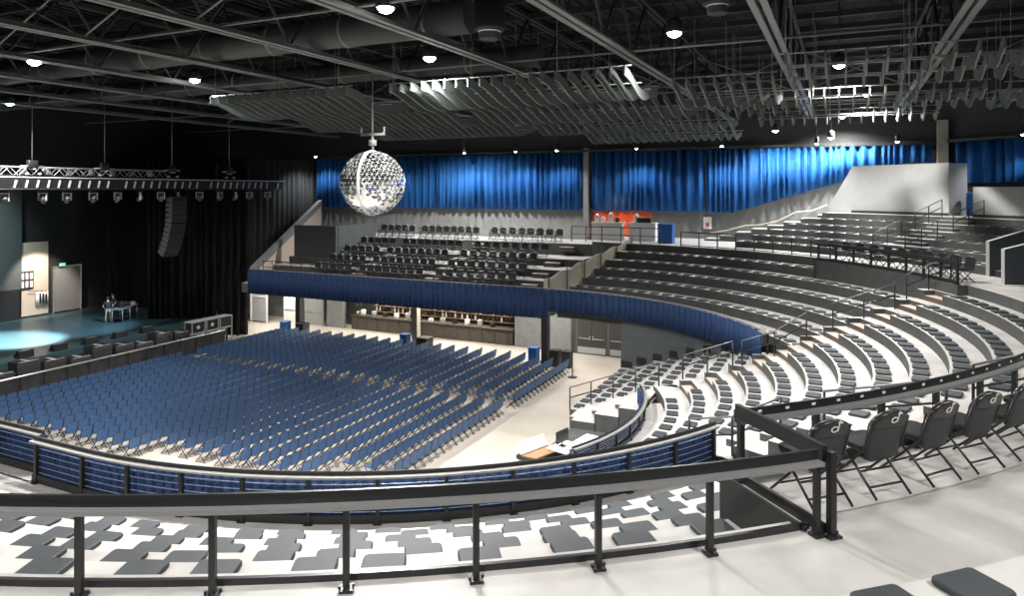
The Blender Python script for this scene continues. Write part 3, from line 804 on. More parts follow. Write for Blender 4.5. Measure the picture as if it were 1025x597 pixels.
# wall handrail rising along the grey stair wall
q = MB(); hp = [(-7.6, -2.7), (-6.6, -2.55), (-5.4, -2.2), (-4.6, -2.15), (-3.6, -1.9), (-2.6, -1.35), (-1.7, -1.25), (-.9, -.9)]
q.tube([(x, FW - .35, zz(z)) for x, z in hp], .05, 0, 6); tag(q.build('wall_handrail', 'wall_beige'), 'wooden handrail stepping up the grey stair wall under the curtain', 'handrail')
mb = MB()
for k in range(8): mb.box((-7.2 + k * .9, FW - 1.2, U + .12 + .22 * k - .6), (.92, 1.6, 1.2), 1, 0, 0)
tier(mb, 'floor_wall_stair')
# concourse counter with gear, wall panel with the orange glow put into its colour, sign
mb = MB(); mb.box((-13.4, FW - .12, zz(-2.2)), (4.2, .06, 1.7)); struct(mb.build('wall_orange_glow', 'glow_print_orange'))
def counter(x, y, w, label, h=1.05):
    t = thing('concession_counter', label, 'counter', (x, y, U)); q = MB(); q.box((0, 0, h / 2), (w, .6, h)); q.build('counter_front', 'white_paint', t)
    q = MB(); q.box((0, 0, h + .025), (w + .1, .7, .05)); q.build('worktop', 'paper', t); return t
counter(-13.2, 41.6, 1.9, 'white portable counter beside the pillar on the far concourse')
counter(-11.0, 41.7, 1.6, 'white portable counter with black bag near the blue bin')
q = MB(); q.rbox(.9, .4, .3, .1, (0, 0, 0)); tag(q.build('equipment_bag', 'case_black', None, (-10.9, 41.6, U + 1.1)), 'black bag lying on the white concourse counter', 'bag')
for i, (x, h_) in enumerate(((-13.9, .5), (-13.5, .34), (-13.0, .6), (-12.6, .3), (-11.4, .55))):
    q = MB(); q.lathe([(.13, 0), (.15, h_ * .7), (.06, h_)], (0, 0, 0), 0, 10)
    tag(q.build('drink_urn', ['steel', 'white_paint', 'aluminium', 'case_black', 'white_paint'][i], None, (x, 41.6, U + 1.1)), ['steel urn on the counter beside the pillar', 'short white pot on the concourse counter', 'tall metal urn on the concourse counter', 'small black pot on the concourse counter', 'white urn beside the black bag on the counter'][i], 'urn')
bb = thing('recycling_bin', 'light blue square bin at the end of the concourse counters', 'bin', (-9.3, 40.4, U)); q = MB(); q.prism([(-.42, -.35), (.42, -.35), (.42, .35), (-.42, .35)], 0, 1.05); q.build('bin_body', 'bin_blue', bb); q = MB(); q.rbox(.9, .76, .08, .05, (0, 0, 1.05)); q.build('lid', 'bin_blue', bb)
q = MB(); q.box((0, 0, 0), (.5, .03, .75)); q.box((0, -.02, -.1), (.2, .02, .25), 1); tag(q.build('wall_notice', ['paper', 'glow_print_orange'], None, (-8.9 + 1.7 - .6, FW - .1, zz(-2.1))), 'white notice on the grey wall under the blue curtain', 'notice')
# vomitory guard walls beside the upper rows
def guard(tq, r0, r1, z0, z1, name):
    mb = MB(); P = []
    a, b_ = Vector(PT(r0, tq)), Vector(PT(r1, tq)); d = (b_ - a).normalized(); nrm = Vector((-d.y, d.x)) * .09; k = 0
    for p, zt_ in ((a, z0), (b_, z1)):
        for s_ in (-1, 1):
            w_ = p + nrm * s_; mb.v.append((w_.x, w_.y, U - .6)); mb.v.append((w_.x, w_.y, zt_))
    for f_, m_ in (([0, 4, 5, 1], 0), ([2, 3, 7, 6], 0), ([1, 5, 7, 3], 1), ([0, 1, 3, 2], 1), ([4, 6, 7, 5], 0)): mb.face(f_, m_)
    struct(mb.build(name, ['wall_navy', 'wall_light']))
guard(27.6, 20.25, 25.5, zz(-1.85), zz(-.35), 'wall_vomitory_far')
guard(21.2, 19.3, 25.0, zz(-1.95), zz(-.45), 'wall_vomitory_near')
mb = MB()
for k in range(6): mb.sector(20.4 + .8 * k, 21.3 + .8 * k, U - 1.2, U + .22 * (k + 1), 21.8, 27.2)
tier(mb, 'floor_vomitory_stair', ('concrete', 'wall_dark'))

# ------------------------------------------------------------------ mixing position
def P3(u, v, z): return at(u, v, z)
p = at(541, 452, -7.62)
mx_ = thing('mixing_desk', 'mixing console with raised white screens on the dark control platform beside the small curved rail', 'mixing desk', (p.x, p.y, zz(-8.3)), R(-20)); mx_.scale = (.8, .8, .8)
q = MB(); q.box((0, 0, .72), (1.0, 1.5, .14)); q.build('console_body', 'case_black', mx_)
q = MB(); b = MB().box((0, 0, 0), (.75, 1.42, .05)); q.add(b, Matrix.Translation((.1, 0, .83)) @ Matrix.Rotation(R(-8), 4, 'Y')); q.build('fader_panel', 'wood', mx_)
q = MB()
for k in range(4): q.add(MB().box((0, -.53 + k * .355, 0), (.04, .34, .42)), Matrix.Translation((-.42, 0, 1.0)) @ Matrix.Rotation(R(-32), 4, 'Y'))
q.build('screen', 'paper', mx_)
for sx in (-1, 1):
    for sy in (-1, 1):
        q = MB(); q.rod((sx * .42, sy * .66, 0), (sx * .42, sy * .66, .66), .03); q.build('leg', 'aluminium', mx_)
p = at(566, 446, -7.5)
dk = thing('control_desk', 'dark equipment desk beside the mixing console', 'desk', (p.x, p.y, zz(-8.3)), R(-15)); dk.scale = (.72, .72, .8)
q = MB(); q.box((0, 0, .45), (.9, 1.1, .9)); q.build('cabinet', 'case_black', dk); q = MB(); q.box((0, 0, .93), (1.0, 1.2, .05)); q.build('desktop', 'paper', dk)
mo = thing('monitor', 'black monitor standing on the dark equipment desk', 'monitor', (p.x - .1, p.y, zz(-8.3) + .955 * .8), R(-15)); mo.scale = (.7, .7, .7)
q = MB(); q.rbox(.3, .25, .03, .05); q.build('base', 'case_black', mo); q = MB(); q.rod((0, 0, .02), (0, 0, .2), .03); q.build('neck', 'case_black', mo); q = MB(); q.box((0, 0, .42), (.07, .8, .5)); q.build('screen', 'case_black', mo)
p = at(588, 444, -7.68)
wt = thing('folding_table', 'white folding table beside the equipment desk at the wing steps', 'table', (p.x, p.y + .1, zz(-8.3)), R(-10)); wt.scale = (.78, .78, .8)
q = MB(); q.rbox(1.0, 1.5, .06, .08, (0, 0, .74)); q.build('tabletop', 'white_paint', wt)
for sx in (-1, 1):
    for sy in (-1, 1):
        q = MB(); q.rod((sx * .4, sy * .62, 0), (sx * .4, sy * .62, .75), .025); q.build('leg', 'aluminium', wt)

# ------------------------------------------------------------------ stage
SZ = zz(-9.4)
mb = MB(); mb.box((-47.8, 17, SZ / 2), (13.6, 41, SZ)); struct(mb.build('floor_stage', 'stage_floor'))
BX = -38.2
bt = thing('crowd_barricade', 'long dark crowd barricade across the front of the stage', 'barrier')
q = MB(); q.box((BX, 25, .6), (.08, 19.4, 1.1)); q.build('front_panel', 'barricade', bt)
for i in range(17):
    q = MB(); q.box((BX + .08, 15.6 + i * 1.2, .6), (.1, .09, 1.15), 0); q.build('post', 'barricade', bt)
q = MB(); q.rod((BX + .02, 15.3, 1.2), (BX + .02, 34.7, 1.2), .05, 0, 8); q.build('top_rail', 'aluminium', bt)
rs = random.Random(8)
def case(x, y, z, w, d, h, label, cat, name, m='case_black', rz=0, grp=None):
    t = thing(name, label, cat, (x, y, z), rz, grp); q = MB(); q.rbox(w, d, h, .04, edge=.03); q.build('cabinet', m, t)
    q = MB(); q.box((w / 2 + .005, 0, h * .5), (.02, d * .85, h * .75)); q.build('grille', 'wall_dark', t)
    q = MB(); q.box((0, 0, h + .008), (w * .8, d * .12, .016)); q.box((w / 2 - .03, 0, h + .008), (.05, d * .8, .016)); q.build('carry_strip', 'lacing', t); return t
for i in range(12):
    y = 17.2 + i * 1.36
    case(-39.6 + rs.uniform(-.1, .1), y, 0, .9, 1.2, (1.3, 1.65, 1.45)[i % 3], 'black subwoofer box between barricade and stage, %s from the far end' % nth(12 - i), 'speaker', 'subwoofer', grp='subwoofers before the stage')
for i in range(8):
    y = 18.0 + i * 1.9
    t = thing('stage_wedge', 'black sloped monitor wedge at the stage edge, %s from the far end' % nth(8 - i), 'speaker', (-41.6, y, SZ), 0, 'monitor wedges on the stage edge')
    q = MB(); q.v += [(-.28, -.4, 0), (.28, -.4, 0), (.28, .4, 0), (-.28, .4, 0), (-.02, -.4, .38), (.24, -.4, .38), (.24, .4, .38), (-.02, .4, .38)]
    for f_ in ((3, 2, 1, 0), (4, 5, 6, 7), (0, 1, 5, 4), (1, 2, 6, 5), (2, 3, 7, 6), (3, 0, 4, 7)): q.face(list(f_))
    q.build('cabinet', 'case_black', t); q = MB(); q.box((.1, 0, .385), (.2, .6, .02)); q.build('grille', 'grey_ledge', t)
# racks at the stage corner with lamps
for i in range(3):
    t = thing('equipment_rack', 'open metal rack of gear at the stage corner, %s from the stage' % nth(i + 1), 'rack', (-39.3, 33.2 + i * 1.15, 0))
    for sx in (-1, 1):
        for sy in (-1, 1):
            q = MB(); q.box((sx * .35, sy * .5, 1.0), (.06, .06, 2.0)); q.build('post', 'aluminium', t)
    for z in (.5, 1.2, 1.97):
        q = MB(); q.box((0, 0, z), (.76, 1.06, .05)); q.build('shelf', 'lacing', t)
    q = MB(); q.box((0, 0, 1.58), (.6, .9, .6)); q.build('amplifier', 'case_black', t)
    if i < 2:
        q = MB(); q.lathe([(.12, 0), (.12, .02)], (0, 0, 0)); q.xf(Matrix.Translation((.33, 0, 1.6)) @ Matrix.Rotation(R(90), 4, 'Y')); q.build('indicator_lamp', 'white_paint', t)
# backstage wall, roll door, exit sign, scrim
BS = -54.3
mb = MB(); mb.box((BS, 31.7, 4.2), (.1, 1.9, 5.4)); struct(mb.build('wall_backstage', 'wall_cream'))
d = MB(); d.box((BS + .1, 34.0, SZ + 1.75), (.1, 2.0, 3.3)); 
o = struct(d.build('door_5', 'door_grey'))
q = MB()
for y in (32.95, 35.05): q.box((BS + .13, y, SZ + 1.75), (.16, .12, 3.5))
q.box((BS + .13, 34, SZ + 3.5), (.16, 2.2, .12)); q.build('door_frame', 'steel', o)
ex = thing('exit_sign', 'small green lit exit sign above the grey stage door', 'sign', (BS + .5, 33.4, zz(-5.7)))
q = MB(); q.box((0, 0, 0), (.08, .5, .26)); q.build('housing', 'case_black', ex)
q = MB(); q.box((.045, 0, 0), (.02, .44, .2)); q.build('lit_panel', 'exit_green', ex)
def text(body, size, m, parent, loc, rot, name='lettering'):
    cu = bpy.data.curves.new(name, 'FONT'); cu.body = body; cu.size = size; cu.align_x = 'CENTER'; cu.align_y = 'CENTER'; cu.extrude = .004
    cu.materials.append(M[m]); o = bpy.data.objects.new(name, cu); me = bpy.data.meshes.new_from_object(o); bpy.data.objects.remove(o); o = obj(name, me, parent, loc); o.rotation_euler = rot; return o
text('EXIT', .2, 'paper', ex, (.06, 0, 0), (R(90), 0, R(90)))
w = MB(); w.box((BS + .12, 31.05, zz(-6.65)), (.1, .95, 1.3)); o = struct(w.build('window_2', 'case_black'))
q = MB()
for i in range(3):
    for k in range(2): q.box((BS + .18, 30.75 + i * .3, zz(-6.35 - k * .6)), (.03, .18, .46))
q.build('pane', 'paper', o)
fl = thing('hanging_banner', 'small black and white banner hung from a bar on the cream backstage wall', 'banner', (BS + .25, 32.0, zz(-8.1)))
q = MB(); q.rod((0, -.9, .62), (0, .6, .5), .03); q.build('bar', 'case_black', fl); q = MB(); q.pleat([(0, -.35), (0, .5)], .55, -.5, .05, .3, .02); q.build('cloth', 'paper', fl)
q = MB()
for i in range(3): q.box((.09, -.1 + i * .22, .02 - i * .04), (.03, .12, .75))
q.build('black_bars', 'case_black', fl)
q = MB(); q.box((-54.0, 24.6, zz(-3.6)), (.1, 12.0, 7.2)); tag(q.build('stage_screen', 'wall_slate'), 'tall plain grey screen hanging at the back of the stage', 'screen')
q = MB(); q.box((-53.9, 24.6, zz(-8.3)), (.1, 11.6, 2.2)); bd = q.build('stage_banner', 'case_black'); tag(bd, 'black banner with a white square letter below the grey screen', 'banner')
q = MB(); q.box((-53.8, 28.25, zz(-8.2)), (.04, .8, .8)); q.build('white_square', 'paper', bd)
text('g', .9, 'case_black', bd, (-53.75, 28.25, zz(-8.15)), (R(90), 0, R(90)))
# stage drapes
curtain([(-52.5, 36.2), (-50.8, 45)], zz(2.4), SZ, 'black stage drape behind the crew at the back of the stage', 31, .12, .5, 'black_drape', .4, 'black stage drapes', 'stage_drape')
curtain([(-45.6, 34.4), (-41.6, 37.0)], zz(2.4), SZ, 'black stage drape hanging behind the line array', 32, .14, .45, 'black_drape', .4, 'black stage drapes', 'stage_drape')
curtain([(-41.5, 37.1), (-40.1, 38.6)], zz(2.4), .02, 'black stage drape at the stage corner beside the balcony', 33, .14, .45, 'black_drape', .4, 'black stage drapes', 'stage_drape')
curtain([(-40.0, 38.7), (-39.4, 44.7)], zz(2.35), zz(-6.3), 'grey ribbed drape between the stage and the blue curtains', 34, .14, .5, 'grey_drape', .3, 'grey drapes', 'stage_drape')
# gear table and crew
tb = thing('gear_table', 'long wheeled table with metal legs near the crew on the stage', 'table', (-46.9, 33.6, SZ), R(-60))
q = MB(); q.box((0, 0, .95), (2.4, .8, .06)); q.build('tabletop', 'aluminium', tb)
q = MB(); q.box((0, 0, .3), (2.3, .7, .05)); q.build('lower_shelf', 'case_black', tb)
for sx in (-1, 0, 1):
    for sy in (-1, 1):
        q = MB(); q.rod((sx * 1.12, sy * .35, 0), (sx * 1.12, sy * .35, .95), .03); q.build('leg', 'aluminium', tb)
for i, (dx, dy) in enumerate(((-.8, .1), (-.2, 0), (.5, -.05))):
    q = MB(); q.rbox(.5, .4, .22 + .1 * i, .05); o = q.build('equipment_case', ['paper', 'case_black', 'case_black'][i], None, (-46.9 + dx * .5 + dy, 33.6 - dx * .87, SZ + .985)); tag(o, ['pale case on the near end of the stage gear table', 'low black case in the middle of the stage gear table', 'tall black case on the end of the stage gear table'][i], 'case')
def person(loc, rz, label, shirt, legs, shorts=True, arms=0):
    root = thing('person', label, 'person', loc, rz)
    me = bpy.data.meshes.new('body'); bm = bmesh.new(); lay = bm.verts.layers.skin.verify()
    J = {}
    def v(n, p, r):
        x = bm.verts.new(p); x[lay].radius = (r, r * .85); J[n] = x; return x
    v('pel', (0, 0, .95), .15); v('wst', (0, 0, 1.12), .14); v('chs', (.01, 0, 1.32), .165); v('nk', (0, 0, 1.5), .065); v('hd0', (.02, 0, 1.60), .085); v('hd1', (.03, 0, 1.70), .095); v('hd2', (.02, 0, 1.78), .07)
    for s, t_ in ((1, 'l'), (-1, 'r')):
        v('hip' + t_, (0, s * .1, .88), .105); v('kn' + t_, (.02, s * .13, .49), .065); v('an' + t_, (-.02, s * .15, .09), .042); v('to' + t_, (.14, s * .17, .035), .038)
        v('sh' + t_, (0, s * .19, 1.43), .07); v('el' + t_, (-.06, s * .31, 1.17), .048); hx = .12 if arms else .02
        v('wr' + t_, (hx, s * (.27 - .06 * arms), .97), .034); v('pa' + t_, (hx + .06, s * (.25 - .06 * arms), .91), .036)
        for f_ in range(5): v('f%d' % f_ + t_, (hx + .07 + .012 * f_, s * (.275 - .06 * arms - .016 * f_), .83 if f_ else .87), .011)
    E_ = [('pel', 'wst'), ('wst', 'chs'), ('chs', 'nk'), ('nk', 'hd0'), ('hd0', 'hd1'), ('hd1', 'hd2')]
    for t_ in 'lr':
        E_ += [('pel', 'hip' + t_), ('hip' + t_, 'kn' + t_), ('kn' + t_, 'an' + t_), ('an' + t_, 'to' + t_), ('chs', 'sh' + t_), ('sh' + t_, 'el' + t_), ('el' + t_, 'wr' + t_), ('wr' + t_, 'pa' + t_)] + [('pa' + t_, 'f%d' % f_ + t_) for f_ in range(5)]
    for a, b in E_: bm.edges.new((J[a], J[b]))
    J['pel'][lay].use_root = True
    bm.to_mesh(me); bm.free()
    o = obj('body', me, root); o.modifiers.new('skin', 'SKIN').use_smooth_shade = True; o.modifiers.new('sub', 'SUBSURF').levels = 1
    dg = bpy.context.evaluated_depsgraph_get(); ev = o.evaluated_get(dg); me2 = bpy.data.meshes.new_from_object(ev)
    o.modifiers.clear(); o.data = me2
    me2.materials.clear()
    for m_ in ('skin', shirt, legs, 'hair'): me2.materials.append(M[m_])
    for pl_ in me2.polygons:
        c = pl_.center; ay = abs(c.y)
        if c.z > 1.74 or (c.z > 1.62 and c.x < .0): k = 3
        elif c.z > 1.5: k = 0
        elif c.z > 1.0 and (ay < .24 or c.z > 1.24): k = 1
        elif ay < .22 and c.z > (.45 if shorts else .08): k = 2
        elif c.z < .07: k = 3
        else: k = 0
        pl_.material_index = k
    hair = MB(); hair.lathe([(.06, -.02), (.105, 0), (.105, .06), (.07, .11), (.02, .125)], (.01, 0, 1.70), 0, 12); hair.build('hair', 'hair', root)
    fc = MB()
    fc.add(MB().rod((.115, 0, 1.69), (.14, 0, 1.665), .014, 0, 6)); fc.build('nose', 'skin', root)
    return root
pp = at(108, 323, -9.4)
person((pp.x, pp.y, SZ), R(150), 'person standing on stage in dark shirt and pale shorts, seen from behind', 'cloth_navy', 'cloth_khaki', True, 1)
pp = at(117, 321, -9.4)
person((pp.x - 1.0, pp.y + .4, SZ), R(-100), 'person in dark clothes standing close behind the one in shorts', 'cloth_navy', 'cloth_navy', False, 1)

# ------------------------------------------------------------------ stage lighting truss, fixtures, line array
TX, TZ = -38.9, zz(.0)
def box_truss(name, label, y0, y1, x, z, s, bay, cat='truss'):
    t = thing(name, label, cat, (0, 0, 0))
    for dx in (-s / 2, s / 2):
        for dz in (0, s):
            q = MB(); q.rod((x + dx, y0, z + dz), (x + dx, y1, z + dz), .035, 0, 6); q.build('chord', 'lacing' if dz else 'truss_dark', t)
    n = int((y1 - y0) / bay)
    for dx in ((-s / 2,) if s > .5 else (-s / 2, s / 2)):
        q = MB()
        for i in range(n):
            a = y0 + bay * i; q.rod((x + dx, a, z), (x + dx, a + bay * .5, z + s), .016, 0, 5, False); q.rod((x + dx, a + bay * .5, z + s), (x + dx, a + bay, z), .016, 0, 5, False)
        q.build('lacing', 'lacing', t)
    return t
tr = box_truss('lighting_truss', 'long black lighting truss hanging across the front of the stage', 12, 40.6, TX, TZ + .02, .62, .62)
q = MB(); q.box((TX + .3, 26.3, TZ + .32), (.04, 28.6, .56)); q.build('front_skirt', 'case_black', tr)
q = MB()
for i in range(50):
    if i % 11 != 4: q.add(MB().box((0, 0, 0), (.05, .09, .42)), Matrix.Translation((TX + .34, 12.6 + i * .56, TZ + .3)) @ Matrix.Rotation(R(-14), 4, 'X'))
q.build('skirt_rib', 'lacing', tr)
tr2 = box_truss('lighting_truss', 'second truss with round fixtures lying above the front truss', 13, 31.5, TX - .4, TZ + .75, .45, .9)
for i in range(14):
    o = MB(); o.lathe([(.16, 0), (.17, .3), (.1, .36)], (TX - .4, 13.6 + i * 1.25, TZ + .82), 0, 10); tag(o.build('par_can', 'aluminium' if i % 3 else 'truss_paint'), 'round metal fixture inside the upper stage truss, %s from the far end' % nth(14 - i), 'stage light', 'round fixtures in the upper truss')
for i, y in enumerate((14.5, 18.2, 22.5, 26.5, 31.0, 35.6)):
    t = thing('chain_hoist', 'chain hoist above the stage truss, %s from the far end' % nth(6 - i), 'hoist', (TX + .14, y, TZ + .68), 0, 'chain hoists on the stage truss')
    q = MB(); q.rbox(.3, .5, .42, .06, (0, 0, .45)); q.build('motor', 'case_black', t)
    q = MB(); q.rod((0, 0, .87), (0, 0, CEIL - TZ - 1.6), .02, 0, 6); q.build('chain', 'steel', t)
    q = MB(); q.rod((0, -.6, .55), (0, .6, .55), .03, 0, 6); q.rod((-.2, 0, .4), (.3, 0, .4), .03, 0, 6); q.build('spreader', 'lacing', t)
    for s_ in (-1, 1):
        q = MB(); q.lathe([(.09, 0), (.09, .1)], (.1, s_ * .32, .1), 0, 8); q.build('shackle', 'lacing', t)
mvh = None; k = 0
for i in range(18):
    y = 14.0 + i * 1.48 + rs.uniform(-.25, .25); lab = 'moving head light hanging under the stage truss, %s from the far end' % nth(18 - i)
    if mvh is None:
        mvh = thing('moving_head_light', lab, 'stage light', (TX, y, TZ - .02), 0, 'moving heads under the stage truss')
        q = MB(); q.rbox(.34, .34, .14, .04, (0, 0, -.16)); q.build('base', 'case_black', mvh)
        q = MB(); q.box((0, -.2, -.36), (.12, .05, .44)); q.box((0, .2, -.36), (.12, .05, .44)); q.box((0, 0, -.18), (.12, .42, .05)); q.build('yoke', 'lacing', mvh)
        q = MB(); q.lathe([(.1, -.22), (.15, -.12), (.15, .12), (.11, .2)], (0, 0, 0), 0, 12); q.xf(Matrix.Translation((0, 0, -.5)) @ Matrix.Rotation(R(35), 4, 'Y')); hd = q.build('lamp_head', 'truss_paint', mvh)
        q = MB(); q.lathe([(.09, -.235), (.09, -.215)], (0, 0, 0), 0, 12); q.xf(Matrix.Translation((0, 0, -.5)) @ Matrix.Rotation(R(35), 4, 'Y')); q.build('lens', 'aluminium', hd)
    else: dup(mvh, (TX, y, TZ - .02), rs.uniform(-1.2, 1.2), lab)
la = thing('line_array', 'curved hanging line array loudspeaker before the black stage drape', 'speaker', (-38.6, 31.2, zz(-.5)))
x, z, tilt = 0, 0, 0
q = MB(); q.rod((0, 0, .9), (0, 0, .05), .03); q.box((0, 0, .03), (.7, .9, .06)); q.build('rigging_frame', 'truss_dark', la)
for i in range(12):
    tilt = i * 2.6 if i > 4 else i * .8
    q = MB(); b = len(q.v)
    for yy in (-.55, .55):
        for (dx, dz) in ((.28, 0), (.28, -.3), (-.28, -.26), (-.28, -.04)): q.v.append((dx, yy, dz))
    for f_ in ((0, 1, 2, 3), (7, 6, 5, 4), (0, 4, 5, 1), (1, 5, 6, 2), (2, 6, 7, 3), (3, 7, 4, 0)): q.face(list(f_))
    q.box((.285, 0, -.15), (.02, .96, .22), 1)
    q.xf(Matrix.Translation((x, 0, z)) @ Matrix.Rotation(R(tilt), 4, 'Y')); q.build('cabinet', ['wall_slate', 'wall_dark'], la)
    x -= .32 * sin(R(tilt)); z -= .32 * cos(R(tilt))

# ------------------------------------------------------------------ mirror ball
bc = Vector(); Y_ = 25.2; X_ = -.1993 * Y_; bc = Vector((K2 * X_ - K1 * Y_, K1 * X_ + K2 * Y_, zz(.24)))
ball = thing('mirror_ball', 'large faceted mirror ball hanging over the hall', 'mirror ball', tuple(bc))
bm = bmesh.new(); bmesh.ops.create_icosphere(bm, subdivisions=4, radius=1.14)
rb = random.Random(2)
fs = list(bm.faces)
ret = bmesh.ops.inset_individual(bm, faces=fs, thickness=.009, depth=0)
for f_ in bm.faces: f_.material_index = 1
for f_ in fs:
    f_.material_index = 0; c = f_.calc_center_median(); ax = Vector((rb.uniform(-1, 1), rb.uniform(-1, 1), rb.uniform(-1, 1))); mxr = Matrix.Rotation(rb.gauss(0, .09), 3, ax)
    for v_ in f_.verts: v_.co = c + mxr @ (v_.co - c) + c.normalized() * .012
me = bpy.data.meshes.new('mirror_facets'); bm.to_mesh(me); bm.free(); me.materials.append(M['mirror']); me.materials.append(M['lacing'])
obj('mirror_facets', me, ball)
q = MB(); n = 48; b = 0
for i in range(n):
    a = 2 * pi * i / n
    for (rr_, dx) in ((1.12, -.035), (1.185, -.035), (1.185, .035), (1.12, .035)): q.v.append((dx, rr_ * cos(a), rr_ * sin(a)))
for i in range(n):
    j = (i + 1) % n
    for e in range(4):
        g = (e + 1) % 4; q.face([4 * i + e, 4 * i + g, 4 * j + g, 4 * j + e])
q.xf(Matrix.Rotation(R(11), 4, 'Z')); q.build('seam_band', 'lacing', ball)
q = MB(); q.rod((0, 0, 1.15), (0, 0, 1.75), .05, 0, 8); q.rod((-.5, 0, 1.75), (.5, 0, 1.75), .05); q.rod((-.5, 0, 1.7), (-.5, 0, 2.0), .04); q.rod((.5, 0, 1.7), (.5, 0, 2.0), .04); q.lathe([(.14, 1.35), (.14, 1.55)], (0, 0, 0)); q.build('hanging_bracket', 'truss_paint', ball)
q = MB(); q.rod((0, 0, 1.75), (0, 0, CEIL - bc.z - 2.2), .025, 0, 6); q.build('cable', 'steel', ball)

# ------------------------------------------------------------------ roof structure
CHZ = zz(4.2)
def roof_truss(x, near):
    q = MB()
    for s_ in (-1, 1):
        q.box((x + s_ * .13, 18, CHZ), (.16, 54, .025)); q.box((x + s_ * .06, 18, CHZ + .07), (.025, 54, .16))
    o = struct(q.build('ceiling_truss', 'truss_paint'))
    q = MB()
    for s_ in (-1, 1): q.box((x + s_ * .1, 18, zz(6.35)), (.12, 54, .16))
    q.build('top_chord', 'truss_dark', o)
    q = MB(); y = -8
    while y < 44:
        q.rod((x, y, CHZ + .08), (x, y + 1.5, zz(6.3)), .045, 0, 6); q.rod((x, y + 1.5, zz(6.3)), (x, y + 3, CHZ + .08), .045, 0, 6); y += 3
    q.build('web_members', 'truss_dark', o)
for i in range(-3, 9): roof_truss(-(1.75 + 4.4 * i), i)
for y in (5.5, 13.4, 21.4, 29.4, 37.4):
    q = MB(); q.rod((-45, y, CHZ + .14), (16, y, CHZ + .14), .04, 0, 6); struct(q.build('ceiling_pipe', 'truss_paint'))
q = MB()
for i in range(24): q.box((-15, -5 + i * 2.2, zz(6.4)), (64, .1, .22))
struct(q.build('ceiling_joists', 'truss_dark'))
q = MB()
for i in range(-3, 9):                                   # cross bracing between the trusses
    x = -(1.75 + 4.4 * i)
    for y in (12.6, 33.6):
        q.rod((x, y, CHZ + .1), (x + 4.4, y, zz(6.2)), .03, 0, 5); q.rod((x + 4.4, y, CHZ + .1), (x, y, zz(6.2)), .03, 0, 5)
struct(q.build('ceiling_bracing', 'truss_paint'))
def duct(y, x0, x1, z, r, name, label):
    t = thing(name, label, 'duct'); q = MB(); q.rod((x0, y, z), (x1, y, z), r, 0, 24); q.build('duct_shell', 'duct', t)
    k = 0; x = x0 + 1
    while x < x1:
        q = MB(); q.rod((x, y, z), (x + .08, y, z), r + .03, 0, 24); q.build('collar', 'truss_paint', t); x += 3.0
duct(17.5, -42, -9.6, zz(4.95), .5, 'air_duct', 'wide round grey air duct running between the roof trusses')
duct(23.5, -44, -10, zz(4.9), .42, 'air_duct', 'narrower grey air duct behind the wide one under the roof')
# hanging round loudspeaker / blower can
for (u_, v_, z_, r_, h_, lab) in ((490, 20, 4.7, .42, 1.1, 'round grey ceiling loudspeaker hanging near the top of the picture'), (718, 3, 4.9, .38, .6, 'small round grey can cut by the top edge')):
    p = at(u_, v_, z_); t = thing('ceiling_loudspeaker', lab, 'loudspeaker', (p.x, p.y, p.z - h_ / 2))
    q = MB(); q.lathe([(r_ * .62, 0), (r_ * .7, .04), (r_ * .72, .22), (r_, .26), (r_ * 1.02, .32), (r_, .36), (r_, h_)], (0, 0, 0), 0, 20); q.build('housing', 'truss_dark', t)
    q = MB(); q.lathe([(r_ * .74, .2), (r_ * .76, .23), (r_ * .74, .26)], (0, 0, 0), 0, 20); q.build('rim', 'lacing', t)
    q = MB(); q.rod((0, 0, h_), (0, 0, CEIL - p.z + h_ / 2), .03); q.build('rod', 'steel', t)

# acoustic baffle clouds
FH = .30
def fin_mesh(FL, amp):
    q = MB(); n = 12
    for i in range(n + 1):
        s = i / n; z = amp * cos(2 * pi * s) - amp * .75 * s
        for dx in (-.025, .025):
            q.v.append((dx, FL * s, z)); q.v.append((dx, FL * s, z + FH))
    for i in range(n):
        b = 4 * i; c = b + 4
        q.face([b, b + 1, c + 1, c], 0, False); q.face([b + 2, c + 2, c + 3, b + 3]); q.face([b + 1, b + 3, c + 3, c + 1]); q.face([b, c, c + 2, b + 2])
    q.face([0, 2, 3, 1]); e = 4 * n; q.face([e, e + 1, e + 3, e + 2])
    return q.mesh('baffle_fin', 'baffle')
FMS = {3.9: (fin_mesh(3.9, .2), .2), 1.95: (fin_mesh(1.95, .12), .12)}
def cloud(y0, b0, b1, z, label, sp=.43, FL=3.9):
    fm, amp = FMS[FL]
    x0, x1 = -b1, -b0; t = thing('acoustic_baffle_cloud', label, 'acoustic baffle', (x0, y0, zz(z)), 0, 'hanging grey baffle clouds')
    n = int((x1 - x0) / sp)
    for i in range(n + 1): obj('baffle_fin', fm, t, (i * sp, 0, -FH - amp))
    for s in (.06, .35, .65, .94) if FL > 3 else (.1, .5, .9):
        zq = amp * cos(2 * pi * s) - amp * .75 * s - amp
        q = MB(); q.rod((-.15, FL * s, zq + .04), (n * sp + .15, FL * s, zq + .04), .022, 0, 6); q.build('support_rod', 'baffle_rod', t)
    for k in range(int((x1 - x0) / 3) + 1):
        for s in (.06, .94):
            q = MB(); q.rod((k * 3.0, FL * s, -.3), (k * 3.0, FL * s, 6.3 - z), .01, 0, 4); q.build('hanger_wire', 'baffle_rod', t)
LN = 'first second third fourth fifth sixth seventh'.split()
for i, (y0, b0, b1) in enumerate(((19.3, 15.2, 22.0), (25.3, 15.0, 23.5), (31.4, 15.0, 24.0))): cloud(y0, b0, b1, 3.6, 'grey fin baffle cloud on the stage side, %s from the camera' % LN[i])
